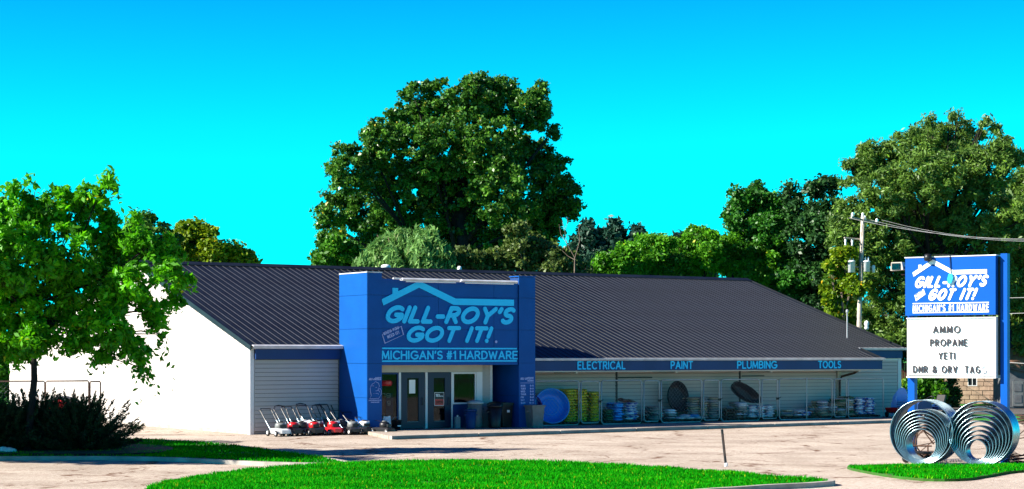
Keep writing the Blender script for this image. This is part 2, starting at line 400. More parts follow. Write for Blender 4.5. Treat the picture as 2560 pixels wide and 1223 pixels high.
def write(text, x0, x1, z0, h, y, m, parent, wr=.1, slant=0, sp=.1, space=.4, depth=.03, joined=None, rot=0, res=26, sx0=1):
    """letters between x0 and x1 on the plane y of parent; joined -> one mesh with that name"""
    sx = sx0
    for _ in range(8):
        lay, wd = layout(text, h, wr, sp, sx, space)
        want = (x1 - x0) - slant * h
        sx *= (want / wd) ** 1.3 if wd > 0 else 1
        sx = min(max(sx, .35), 2.2)
    lay, wd = layout(text, h, wr, sp, sx, space)
    if joined:
        bm = bmesh.new()
        for c, x in lay:
            me = letter_mesh(c, h, wr, slant, sx, m, depth, res)
            n0 = len(bm.verts); bm.from_mesh(me); bm.verts.ensure_lookup_table()
            for v in bm.verts[n0:]: v.co.x += x
        me = bpy.data.meshes.new(joined); bm.to_mesh(me); bm.free(); me.materials.append(m)
        o = link(joined, me, parent, (x0, y, z0)); o.rotation_euler = (0, rot, 0); return o
    for c, x in lay:
        o = link('letter', letter_mesh(c, h, wr, slant, sx, m, depth, res), parent, (x0 + x, y, z0))

# ------------------------------------------------------------------ ground
def sheet(name, poly, z, m):
    me = bpy.data.meshes.new(name); me.from_pydata([(p[0], p[1], z) for p in poly], [], [tuple(range(len(poly)))]); me.materials.append(m)
    o = link(name, me); 
    if me.polygons[0].normal.z < 0: me.flip_normals()
    return struct(o)
sheet('ground', [(-900, -300), (900, -300), (900, 1500), (-900, 1500)], -.02, M['farlawn'])
sheet('parking_lot', [(-70, 20), (48, 20), (48, 76), (21, 80), (17.5, 88), (17.5, 96), (-70, 96)], 0, M['lot'])
sheet('back_road', [(17.6, 90), (80, 90), (80, 106), (17.6, 106)], -.008, M['road'])
sheet('road', [(-200, 4), (200, 4), (200, 17), (-200, 17)], -.004, M['road'])
sheet('driveway', [(5.2, 17.5), (16, 17.5), (16, 42.6), (12.3, 44.6), (10.1, 41.5), (8.8, 41.2), (8.2, 42.5), (7.6, 41.5), (6.95, 39.5)], .004, M['apron'])

def smooth_poly(pts, k=5):
    out = []; n = len(pts)
    for i in range(n):
        p0, p1, p2, p3 = [np.array(pts[(i + j) % n], float) for j in (-1, 0, 1, 2)]
        for q in range(k):
            t = q / k
            out.append(tuple(.5 * ((2 * p1) + (-p0 + p2) * t + (2 * p0 - 5 * p1 + 4 * p2 - p3) * t * t + (-p0 + 3 * p1 - 3 * p2 + p3) * t ** 3)))
    return out
def offset_poly(poly, d):
    n = len(poly); out = []
    ar = sum(poly[i][0] * poly[(i + 1) % n][1] - poly[(i + 1) % n][0] * poly[i][1] for i in range(n)); sg = 1 if ar > 0 else -1
    for i in range(n):
        a, b = Vector(poly[i - 1]), Vector(poly[(i + 1) % n]); t = (b - a).normalized()
        out.append((poly[i][0] + t.y * d * sg, poly[i][1] - t.x * d * sg))
    return out
def slab(name, poly, z0, z1, m):
    return struct(MB().prism(poly, 'z', z0, z1).build(name, m))
def kerb_ring(name, poly, wd, z1, m, i0=None, i1=None):
    out = offset_poly(poly, wd); n = len(poly); mb = MB()
    idx = range(n) if i0 is None else range(i0, i1)
    for i in idx:
        j = (i + 1) % n
        a, b, c, d = poly[i], poly[j], out[j], out[i]
        mb.add([(*a, -.01), (*b, -.01), (*c, -.01), (*d, -.01), (*a, z1), (*b, z1), (*c, z1), (*d, z1)],
               [(4, 5, 6, 7), (2, 3, 7, 6), (0, 1, 5, 4), (0, 3, 7, 4), (1, 2, 6, 5)])
    return struct(mb.build(name, m))
lens = smooth_poly([(-7.3, 37.2), (-7.25, 41.5), (-6.2, 45.2), (-3.9, 47.9), (-1.3, 48.8), (1.3, 47.9), (4.1, 45.2), (6.0, 42.2), (6.85, 40.75), (6.3, 39.9), (4.8, 38.8), (3, 36), (2, 24), (-4, 24)])
slab('lawn', lens, -.01, .07, M['soil'])
kerb_ring('lawn_kerb', lens, .15, .11, M['kerb'], 39, 58)
island = smooth_poly([(-22, 50.6), (-15.4, 50.3), (-9.9, 50.2), (-6.2, 47.7), (-4.3, 47.35), (-4.9, 49.3), (-6.6, 53), (-8.84, 57.2), (-11.4, 60.3), (-14, 61), (-22, 61)], 4)
slab('island_lawn', island, -.01, .10, M['soil'])
kerb_ring('island_kerb', island, .16, .11, M['kerb'])
bed = smooth_poly([(-21, 51.2), (-15.4, 50.9), (-10.6, 50.8), (-9.6, 52.5), (-10.5, 55.5), (-14, 57), (-21, 57)], 4)
slab('planting_bed', bed, .05, .16, M['mulch'])
signbed = smooth_poly([(8.3, 46.4), (9.1, 46.9), (11, 46.9), (13, 46.7), (16, 46.9), (18, 50), (18, 44), (14, 43.6), (12.4, 45.0), (10.9, 43.0), (10.1, 41.9), (9.2, 41.9), (8.6, 43.5)], 4)
slab('sign_lawn', signbed, -.01, .06, M['soil'])

def inside(px, py, poly):
    c = np.zeros(len(px), bool); n = len(poly)
    for i in range(n):
        x0, y0 = poly[i]; x1, y1 = poly[(i + 1) % n]
        if y0 == y1: continue
        c ^= ((y0 > py) != (y1 > py)) & (px < (x1 - x0) * (py - y0) / (y1 - y0) + x0)
    return c
def tri_mesh(name, verts, k, tint, m):
    """verts (N*k,3) of N faces with k corners"""
    n = len(verts) // k; me = bpy.data.meshes.new(name)
    me.vertices.add(n * k); me.vertices.foreach_set('co', verts.astype(np.float32).ravel())
    me.loops.add(n * k); me.loops.foreach_set('vertex_index', np.arange(n * k, dtype=np.int32))
    me.polygons.add(n); me.polygons.foreach_set('loop_start', np.arange(0, n * k, k, dtype=np.int32)); me.polygons.foreach_set('loop_total', np.full(n, k, dtype=np.int32))
    a = me.attributes.new('tint', 'FLOAT', 'FACE'); a.data.foreach_set('value', tint.astype(np.float32))
    me.update(calc_edges=True); me.materials.append(m); return me
def grass(name, poly, n, z, label, h=(.04, .09)):
    P = np.array(poly); mn, mx_ = P.min(0), P.max(0)
    mn = np.maximum(mn, [-24, 36.5]); p = rng.uniform(mn, mx_, (n * 2, 2)); p = p[inside(p[:, 0], p[:, 1], poly)][:n]; n = len(p)
    # taller and thinner patches
    patch = .5 + .5 * np.sin(p[:, 0] * 1.7 + np.sin(p[:, 1] * 1.3)) * np.sin(p[:, 1] * 2.1 + 1.3 * np.sin(p[:, 0] * .9))
    wear = np.sin(p[:, 0] * .83 + 2 * np.sin(p[:, 1] * .7)) * np.sin(p[:, 1] * 2.9 + 1.7 * np.sin(p[:, 0] * 1.9)) + .35 * np.sin(p[:, 0] * 7 + p[:, 1] * 5)
    keep = rng.random(n) < (.45 + .55 * patch) * np.where(wear > .6, .22, 1); p = p[keep]; patch = patch[keep]; wear = wear[keep]; n = len(p)
    hh = rng.uniform(*h, n) * (.7 + .6 * patch); an = rng.uniform(0, 6.283, n); wd = .012 + .01 * rng.random(n)
    le = rng.normal(0, .35, (n, 2)) * hh[:, None]; u = np.stack([np.cos(an), np.sin(an)], 1) * wd[:, None]
    b = np.concatenate([p, np.full((n, 1), z)], 1)
    v0 = b.copy(); v0[:, :2] -= u; v1 = b.copy(); v1[:, :2] += u; v2 = b.copy(); v2[:, :2] += le; v2[:, 2] += hh
    V = np.stack([v0, v1, v2], 1).reshape(-1, 3)
    t = np.clip(rng.normal(.42, .24, n) + .5 * (patch - .5) - .15 * (wear > .5), 0, .93); t[rng.random(n) < .012 + .10 * (wear > .95)] = 1
    o = link(name, tri_mesh(name, V, 3, t, L['grass'])); o['kind'] = 'stuff'; return tag(o, label, 'grass')
grass('grass', lens, 165000, .07, 'bright green mown grass of the rounded lawn in the foreground')
grass('grass', signbed, 50000, .06, 'bright green grass under the pylon sign and steel rings')
grass('grass', island, 60000, .10, 'dark shaded grass of the kerbed island beside the juniper bed')

# walk in front of the shop
wk = [(3.45, -.02), (3.45, -2.3), (2.3, -5.9), (27.5, -3.85), (31.5, -3.5), (31.5, -.02)]
slab('shop_walk', [tuple(W(*p)[:2]) for p in wk], -.01, .12, M['walk'])
mb = MB(); k0, k1 = W(2.3, -5.93), W(31.5, -3.53); dv = (k1 - k0); nn = 8
nr = Vector((dv.y, -dv.x, 0)).normalized()
for i in range(nn):
    a, b = k0 + dv * (i / nn) , k0 + dv * ((i + 1) / nn - .0012); c, d = b + nr * .16, a + nr * .16
    mb = MB(); mb.add([(*v[:2], -.01) for v in (a, b, c, d)] + [(*v[:2], .125) for v in (a, b)] + [(*v[:2], .118) for v in (c, d)],
           [(4, 5, 6, 7), (2, 3, 7, 6), (0, 1, 5, 4), (0, 3, 7, 4), (1, 2, 6, 5)])
    struct(mb.build('kerb_stone', M['kerb']))
mb = MB()
a, b = k0 + nr * .165, k1 + nr * .165; c, d = b + nr * .30, a + nr * .30
mb.add([(*v[:2], .006) for v in (a, b, c, d)], [(0, 1, 2, 3)]); struct(mb.build('kerb_shade_strip', M['shadekerb']))  # flat dark strip painted in as the shade of the kerb face

# ------------------------------------------------------------------ hardware store
store = empty('hardware_store', W(0, 0), ANG, 'long low white and navy hardware store with charcoal ribbed metal roof', 'store')
def rz(s): return 3.232 + .3208 * s
# core walls
MB().prism([(0.02, 0), (.02, 3.1), (10.5, 6.5), (26.3, 3.25), (26.3, 0)], 'x', 0.0, .2).build('gable_wall', M['siding'], store)
MB().prism([(0.02, 0), (.02, 3.1), (10.5, 6.5), (26.3, 3.25), (26.3, 0)], 'x', 31.8, 32).build('gable_wall', M['siding'], store)
MB().box(.2, 31.8, .0, .2, 0, 3.1).build('front_wall', M['shed'], store)
MB().box(.2, 31.8, 26.1, 26.3, 0, 3.2).build('rear_wall', M['siding'], store)
MB().box(-.012, 32.01, -.015, 26.32, -.02, .1).build('footing', M['kerb'], store)
# gable boards (joined relief: too pale and flat in the photo to be picked apart)
mb = MB()
for i in range(42):
    z0 = .12 + i * .15; 
    def smin(z): return 0.0 if z < 3.05 else (z - 3.232) / .3208 + .1
    def smax(z): return 26.3 if z < 3.2 else 26.3 - (z - 3.25) / .2089
    a0, b0 = max(0, smin(z0 + .15)), smax(z0 + .15)
    if b0 - a0 < .3: break
    mb.add([(0, a0, z0), (0, b0, z0), (-.022, b0, z0), (-.022, a0, z0), (0, a0, z0 + .148), (0, b0, z0 + .148), (-.006, b0, z0 + .148), (-.006, a0, z0 + .148)],
           [(0, 1, 2, 3), (3, 2, 6, 7), (4, 5, 6, 7), (0, 3, 7, 4), (1, 2, 6, 5)])
tag(mb.build('siding', M['siding'], store), kind='stuff')
# clapboards of the front, one by one
bd = MB().prism([(0, 0), (-.04, 0), (-.014, .134), (0, .134)], 'x', 0, 1).mesh('siding_board', M['siding'])
def boards(t0, t1, z0, n, y=0.0, parent=store):
    for i in range(n):
        o = link('siding_board', bd, parent, (t0, y, z0 + i * .15)); o.scale = (t1 - t0, 1, 1)
boards(.14, 3.5, .12, 17); boards(10.84, 16.1, .14, 14); boards(16.2, 22.55, .14, 14); boards(22.65, 28.1, .14, 14); boards(28.35, 31.8, .12, 17)
for t in (16.15, 22.6): MB().box(t - .035, t + .035, -.05, 0, .12, 2.23).build('joint_strip', M['black'], store)
MB().box(16.22, 17.9, -.10, -.03, 1.90, 1.95).build('shelf_shadow_bar', M['black'], store)  # these black bars stand in for shadow lines on the siding
MB().box(22.7, 23.9, -.10, -.03, 1.93, 1.97).build('shelf_shadow_bar', M['black'], store)
MB().box(28.12, 28.33, -.10, .0, .12, 2.23).build('corner_post', M['cream'], store)
MB().box(0.0, .12, -.04, .0, 0.0, 3.05).build('corner_trim', M['trim'], store)
MB().box(-.034, 0, -.04, .14, 0.0, 3.05).build('corner_trim', M['trim'], store)
MB().box(31.82, 32.02, -.045, .0, 0.0, 2.7).build('corner_trim', M['trim'], store)
MB().box(28.35, 31.8, -.05, -.0, 2.60, 2.69).build('trim_board', M['trim'], store)
# downspout with its elbow under the canopy
MB().tube([(28.6, -.95, 2.2), (28.6, -.6, 2.05), (28.25, -.2, 1.9), (28.2, -.13, 1.7), (28.2, -.13, .9)], .05, 8).build('downspout', M['rust'], store)
# fascia bands, gutters, soffits
MB().box(.14, 3.55, -.16, -.03, 2.68, 3.12).build('fascia_band', M['navyband'], store)
MB().box(28.3, 31.98, -.16, -.06, 2.70, 3.10).build('fascia_band', M['navyband'], store)
MB().prism([(-.17, 3.05), (-.17, 3.20), (-.33, 3.17), (-.30, 3.06)], 'x', -.02, 3.62).build('gutter', M['gutter'], store)
MB().prism([(-.17, 3.05), (-.17, 3.17), (-.33, 3.15), (-.30, 3.06)], 'x', 29.2, 32.15).build('gutter', M['gutter'], store)
MB().box(10.83, 29.25, -1.67, -1.60, 2.225, 2.655).build('fascia_board', M['navyband'], store)
MB().box(29.19, 29.25, -1.60, -.17, 2.225, 2.655).build('fascia_board', M['navyband'], store)
MB().prism([(-1.675, 2.66), (-1.675, 2.72), (-1.82, 2.71), (-1.79, 2.62), (-1.675, 2.62)], 'x', 10.83, 29.3).build('gutter', M['gutter'], store)
MB().box(10.83, 29.19, -1.60, -.03, 2.235, 2.26).build('soffit', M['cream'], store)
MB().box(10.84, 29.2, -1.655, -1.605, 2.175, 2.222).build('soffit_trim', M['cream'], store)
MB().box(.14, 3.55, -.16, -.0, 3.125, 3.14).build('soffit', M['trim'], store)
for t in (13.1, 18.0, 23.0, 28.0): MB().box(t - .05, t + .05, -1.58, -.1, 2.12, 2.23).build('canopy_beam', M['cream'], store)
# ribbed roof sheets
def roof_sheet(s0, s1, wdt=.914):
    prof = []
    for i in range(3):
        x = i * .3047; prof += [(x, 0), (x + .012, .020), (x + .030, .020), (x + .042, 0)]
    prof.append((wdt - .004, 0))
    n = len(prof); v = []
    for s in (s0, s1):
        for x, h in prof: v.append((x, s, rz(s) + h))
    f = [(i, i + 1, n + i + 1, n + i) for i in range(n - 1)]
    n2 = len(v); v += [(0, s0, rz(s0) - .03), (prof[-1][0], s0, rz(s0) - .03)]
    f.append(tuple(range(n)) [::-1] + (n2, n2 + 1))
    me = bpy.data.meshes.new('roof_panel'); me.from_pydata(v, [], f); me.materials.append(M['roof']); return me
r_main, r_can = roof_sheet(-.30, 10.5), roof_sheet(-1.76, 10.5)
for k in range(35):
    t = -.12 + k * .914 + .33 * 0
    me = r_can if 10.6 < t < 28.6 else r_main
    link('roof_panel', me, store, (t + .0, 0, 0))
MB().prism([(10.5, 6.57), (26.6, 3.19), (26.6, 3.25), (10.5, 6.63)], 'x', -.12, 32.0).build('roof_slope', M['roof'], store)
MB().prism([(10.15, rz(10.15) + .035), (10.5, 6.66), (10.9, 6.60), (10.9, 6.56), (10.5, 6.6), (10.15, rz(10.15) + .02)], 'x', -.14, 32.0).build('ridge_cap', M['roof'], store)
for tt in (-.14, 31.98):
    MB().prism([(-.3, rz(-.3) + .03), (10.5, 6.64), (10.5, 6.42), (-.3, rz(-.3) - .15)], 'x', tt, tt + .03).build('rake_trim', M['roof'], store)
    MB().prism([(10.5, 6.65), (26.6, 3.27), (26.6, 3.1), (10.5, 6.42)], 'x', tt, tt + .03).build('rake_trim', M['trim'], store)
MB().prism([(-1.76, rz(-1.76) + .03), (-.3, rz(-.3) + .03), (-.3, rz(-.3) - .12), (-1.60, rz(-1.76) - .10)], 'x', 29.27, 29.3).build('rake_trim', M['roof'], store)
# roof vents behind the ridge
v = MB().lathe([(.12, -.4), (.12, .02), (.20, .04), (.22, .12), (.19, .2), (.08, .23), (0, .24)], 18).build('roof_vent', M['porcelain'], store, True, (11.9, 11.3, 6.60))
v = MB().lathe([(.06, -.4), (.06, .10), (.09, .12), (.11, .24), (.06, .32), (0, .33)], 14).build('roof_vent', M['porcelain'], store, True, (15.9, 11.6, 6.55))

# entrance portico
ZP = [0.02, 1.30, 2.53, 3.77, 4.98, 5.77]
MB().box(3.60, 4.15, -2.07, -.01, 0, 5.74).build('pillar_core', M['navyband'], store)
MB().box(10.09, 10.77, -1.45, -.03, 0, 2.46).build('pillar_core', M['navyband'], store)
MB().box(10.09, 10.77, -2.07, -1.45, 0, 5.74).build('pillar_core', M['navyband'], store)
for a, b in zip(ZP[:-1], ZP[1:]):
    g = .006
    MB().box(3.57, 4.17, -2.10, -2.075, a + g, b - g).build('pillar_panel', M['navy'], store)
    MB().box(3.567, 3.595, -2.072, .0, a + g, b - g).build('pillar_panel', M['navy'], store)
    MB().box(10.06, 10.80, -2.10, -2.075, a + g, b - g).build('pillar_panel', M['navy'], store)
    MB().box(10.775, 10.80, -2.072, -1.45, a + g, b - g).build('pillar_panel', M['navy'], store)
    if a < 2.4: MB().box(10.06, 10.085, -2.072, -.02, a + g, min(b, 2.46) - g).build('pillar_panel', M['navy'], store)
MB().box(3.55, 4.18, -2.12, .0, 5.775, 5.81).build('pillar_coping', M['gutter'], store)
MB().box(10.05, 10.82, -2.12, -1.43, 5.775, 5.81).build('pillar_coping', M['navy'], store)
MB().box(4.153, 10.087, -2.0, .5, 2.47, 5.50).build('canopy_box', M['navyband'], store)
for a, b in zip((4.175, 6.57, 8.98), (6.57, 8.98, 10.055)):
    for c, d in zip((2.46, 3.77, 4.97), (3.77, 4.97, 5.58)):
        MB().box(a + .006, b - .006, -2.045, -2.005, c + .006, d - .006).build('sign_panel', M['navy'], store)
# fluorescent lamps over the sign
for a, b in ((4.75, 7.15), (7.24, 9.68)):
    f = MB().prism([(-2.45, 5.50), (-2.45, 5.58), (-2.56, 5.60), (-2.62, 5.55), (-2.56, 5.49)], 'x', a, b).build('sign_lamp', M['gutter'], store)
    MB().tube([(a + .15, -2.55, 5.47), (b - .15, -2.55, 5.47)], .02, 8).build('lamp_tube', M['porcelain'], f)
    for t in (a + .2, b - .2): MB().tube([(t, -2.0, 5.54), (t, -2.47, 5.54)], .02, 6).build('bracket', M['gutter'], f)
MB().tube([(4.40, -2.5, 5.57), (4.75, -2.5, 5.56)], .03, 8).build('conduit', M['porcelain'], store)
# vestibule
MB().box(4.2, 9.0, -1.22, -1.05, 2.20, 2.46).build('header_beam', M['cream'], store)
MB().box(8.74, 9.0, -1.215, -1.05, .12, 2.195).build('door_jamb', M['trim'], store)
for a, b in ((5.38, 5.47), (6.51, 6.60), (7.63, 7.69)): MB().box(a, b, -1.215, -1.08, .12, 2.195).build('mullion', M['trim'], store)
boards(9.0, 9.42, .13, 15, -1.05)
MB().box(9.0, 9.5, -1.05, -.97, .12, 2.45).build('vestibule_wall', M['siding'], store)
MB().box(9.42, 9.52, -1.10, -1.055, .12, 2.45).build('corner_trim', M['trim'], store)
MB().box(9.50, 9.55, -1.04, -.03, .12, 2.45).build('vestibule_wall', M['siding'], store)
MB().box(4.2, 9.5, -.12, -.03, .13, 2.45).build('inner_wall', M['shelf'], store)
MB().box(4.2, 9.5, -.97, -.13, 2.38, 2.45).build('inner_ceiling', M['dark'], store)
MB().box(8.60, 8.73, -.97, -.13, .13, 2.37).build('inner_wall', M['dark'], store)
for a, b in ((4.2, 5.37), (7.70, 8.73)):
    z0 = .13 if a < 5 else 1.0
    wn = MB().box(a, b, -1.20, -1.10, z0 - .0, z0 + .06).box(a, b, -1.20, -1.10, 2.13, 2.19).box(a, a + .05, -1.20, -1.10, z0 + .06, 2.13).box(b - .05, b, -1.20, -1.10, z0 + .06, 2.13).build('window', M['trim'] if a > 7 else M['navyband'], store)
    MB().box(a + .05, b - .05, -1.16, -1.155, z0 + .06, 2.13).build('pane', M['glass'], wn)
MB().box(7.70, 8.73, -1.19, -1.10, .12, .99).build('panel', M['navyband'], store)
for i, a in enumerate((5.48, 6.61)):
    b = a + 1.02
    d = MB().box(a, b, -1.19, -1.12, .14, .36).box(a, b, -1.19, -1.12, 1.98, 2.19).box(a, a + .27, -1.19, -1.12, .36, 1.98).box(b - .27, b, -1.19, -1.12, .36, 1.98).build('door', M['doornavy'], store)
    MB().box(a + .27, b - .27, -1.158, -1.152, .36, 1.98).build('pane', M['glass'], d)
    MB().tube([(b - .12, -1.19, 1.0), (b - .12, -1.25, 1.0), (b - .12, -1.25, 1.25), (b - .12, -1.19, 1.25)], .015, 6).build('handle', M['black'], d)
    MB().box(a + .28, b - .28, -1.19, -1.17, .362, .40).build('kick_trim', M['grey'], d)

def Thing(name, t, s, z, label, cat, group=None, rz_=0): return empty(name, W(t, s, z), ANG + rz_, label, cat, group)
def placed(o, t, s, z, label, cat, group=None, rz_=0):
    o.location = W(t, s, z); o.rotation_euler = (0, 0, ANG + rz_); return tag(o, label, cat, group)

# notices on the doors
placed(MB().box(0, .26, 0, .004, 0, .50).build('notice', M['board']), 5.84, -1.166, 1.42, 'white paper notice taped inside the glass of the left shop door', 'notice')
yn = Thing('door_sign', 6.92, -1.168, .95, 'black and red sign reading YES in the right shop door', 'sign')
MB().box(0, .42, 0, .006, 0, .50).build('backing', M['trim'], yn); MB().box(.02, .40, -.006, -.001, .25, .48).build('face', M['black'], yn); MB().box(.02, .40, -.006, -.001, .02, .247).build('face', M['red'], yn)
write('YES', .05, .21, .33, .11, -.007, M['board'], yn, .12, depth=.003, joined='lettering', res=14)
write("WE'RE", .24, .38, .33, .045, -.007, M['board'], yn, .1, depth=.003, joined='lettering', res=12)
write('OPEN', .06, .36, .08, .11, -.007, M['rust'], yn, .1, depth=.003, joined='lettering', res=14)
# goods behind the left window
hs = Thing('window_display', 4.35, -1.02, .13, 'red and blue goods and letters hanging behind the left shop window', 'display')
MB().lathe([(.0, -.02), (.24, -.02), (.27, .03), (.27, .14), (.22, .18), (0, .18)], 16, Matrix.Translation((.55, 0, 1.6))).build('red_shade', M['red'], hs)
MB().box(.25, .62, .05, .25, .55, 1.25).build('red_box', M['red'], hs); MB().box(.62, .95, .1, .3, .0, 1.3).build('blue_panel', M['navy'], hs)
MB().box(.1, .3, .05, .2, .0, .35).build('white_bag', M['bagwhite'], hs); MB().box(.35, .75, .05, .25, .0, .3).build('crate', M['black'], hs)
write('ing', .28, .78, 1.18, .20, -.02, M['board'], hs, .09, depth=.004, joined='lettering', res=14) if 'i' in A_ else write('ng', .38, .78, 1.18, .20, -.02, M['board'], hs, .09, depth=.004, joined='lettering', res=14)
write('g', .62, .78, .9, .20, -.02, M['board'], hs, .09, depth=.004, joined='lettering', res=14)

# main sign lettering on the portico
sg = Thing('storefront_sign', 0, 0, 0, "big skylight-tinted white GILL-ROY'S GOT IT! sign over the shop entrance", 'sign')
YF = -2.048
hp = [(4.16, 4.83), (4.62, 5.03), (4.62, 5.25), (4.85, 5.25), (4.85, 5.13), (5.73, 5.53), (7.28, 4.91), (9.85, 4.91), (9.85, 4.675), (7.21, 4.675), (5.73, 5.28), (4.25, 4.61)]
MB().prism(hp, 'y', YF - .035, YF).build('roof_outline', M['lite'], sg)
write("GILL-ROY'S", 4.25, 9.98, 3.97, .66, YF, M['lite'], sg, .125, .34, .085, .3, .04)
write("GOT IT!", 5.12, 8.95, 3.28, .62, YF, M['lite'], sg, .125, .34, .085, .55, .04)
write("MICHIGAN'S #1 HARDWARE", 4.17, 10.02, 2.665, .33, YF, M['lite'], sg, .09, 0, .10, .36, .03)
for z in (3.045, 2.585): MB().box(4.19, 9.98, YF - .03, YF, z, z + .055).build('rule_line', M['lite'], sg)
MB().lathe([(0, 0), (.05, 0), (.05, .03), (0, .03)], 14, Matrix.Translation((9.06, YF, 3.33)) @ Matrix.Rotation(R(90), 4, 'X')).build('dot', M['lilac'], sg)
st = link('stamp_frame', None, sg) if False else None
q = [(4.19, 3.57), (5.0, 3.88), (5.1, 3.57), (4.31, 3.24)]
cx, cz = sum(p[0] for p in q) / 4, sum(p[1] for p in q) / 4
mb = MB()
for i in range(4):
    a, b = q[i], q[(i + 1) % 4]; f = lambda p: (cx + (p[0] - cx) * .93, cz + (p[1] - cz) * .90)
    mb.prism([a, b, f(b), f(a)], 'y', YF - .02, YF)
mb.build('stamp_frame', M['lilac'], sg)
an = -math.atan2(.31, .81)
write("WHEN YOU", 4.27, 4.95, 3.53, .12, YF, M['lilac'], sg, .1, 0, .12, .35, .015, joined='stamp_lettering', rot=an, res=14)
write("NEED IT!", 4.44, 4.95, 3.42, .12, YF, M['lilac'], sg, .1, 0, .12, .35, .015, joined='stamp_lettering', rot=an, res=14)

# department names on the canopy fascia
for txt, a, b, lab in (('ELECTRICAL', 13.04, 15.35, 'skylight-tinted white ELECTRICAL lettering on the canopy fascia'), ('PAINT', 17.60, 18.74, 'skylight-tinted white PAINT lettering on the canopy fascia'),
                  ('PLUMBING', 21.05, 23.21, 'skylight-tinted white PLUMBING lettering on the canopy fascia'), ('TOOLS', 25.51, 26.81, 'skylight-tinted white TOOLS lettering on the canopy fascia')):
    e = Thing('department_sign', a, -1.672, 2.27, lab, 'sign', 'department names along the canopy')
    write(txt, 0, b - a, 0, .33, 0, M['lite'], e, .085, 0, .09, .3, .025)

# printed pillars
ps = Thing('hours_sign', 10.12, -2.102, 0, 'pale store hours lettering on the right entrance pillar', 'sign')
write("GILL-ROY'S", .0, .27, 1.90, .09, 0, M['lilac'], ps, .12, .3, .08, .3, .004, joined='lettering', res=12)
write("STORE", .33, .60, 1.93, .075, 0, M['lilac'], ps, .12, 0, .1, .3, .004, joined='lettering', res=12)
write("HOURS", .33, .60, 1.83, .075, 0, M['lilac'], ps, .12, 0, .1, .3, .004, joined='lettering', res=12)
MB().box(0, .62, -.004, 0, 1.775, 1.79).build('rule_line', M['lilac'], ps)
for i, (dname, hr, wdt) in enumerate((('MON', '8-8', .2), ('TUES', '8-8', .22), ('WED', '8-8', .2), ('THUR', '8-8', .24), ('FRI', '8-8', .14), ('SAT', '8-6', .17), ('SUN', '10-4', .2))):
    z = 1.64 - i * .108
    write(dname, .02, .02 + wdt, z, .075, 0, M['lilac'], ps, .13, 0, .1, .3, .004, joined='lettering', res=12)
    write(hr, .44 if len(hr) < 4 else .40, .60, z, .075, 0, M['lilac'], ps, .13, 0, .1, .3, .004, joined='lettering', res=12)
ms = Thing('state_emblem', 3.60, -2.102, 0, 'pale outline of a mitten shaped state on the left entrance pillar', 'emblem')
pt = [(150, 560), (182, 500), (165, 430), (160, 370), (175, 320), (200, 280), (235, 265), (262, 235), (320, 262), (340, 320), (320, 370), (302, 402), (355, 368), (380, 410), (375, 480), (345, 530), (322, 562), (290, 556), (220, 566), (150, 560)]
f = lambda p: (.04 + (p[0] - 135) / 7.64 * .0142 * 1.12, 0, 1.93 - (p[1] - 210) / 7.64 * .01425)
MB().tube([f(p) for p in pt], .011, 4).build('outline', M['lilac'], ms)
for seg in ([(265, 350), (290, 345)], [(265, 415), (330, 405), (345, 440)], [(265, 462), (320, 465), (325, 490)], [(228, 460), (236, 470)], [(205, 300), (215, 325), (235, 310)]):
    MB().tube([f(p) for p in seg], .009, 4).build('outline', M['lilac'], ms)
write("GILL-ROY'S", .03, .27, 1.93, .08, 0, M['lilac'], ms, .12, .3, .08, .3, .004, joined='lettering', res=12)
write("HARDWARE", .30, .54, 1.99, .05, 0, M['lilac'], ms, .12, 0, .1, .3, .004, joined='lettering', res=12)
write("HARDWARE", .30, .54, 1.93, .05, 0, M['lilac'], ms, .12, 0, .1, .3, .004, joined='lettering', res=12)
write("MICHIGAN'S #1", .03, .54, 1.19, .045, 0, M['lilac'], ms, .12, 0, .1, .3, .004, joined='lettering', res=12)
write("HARDWARE", .12, .46, 1.12, .045, 0, M['lilac'], ms, .12, 0, .1, .3, .004, joined='lettering', res=12)

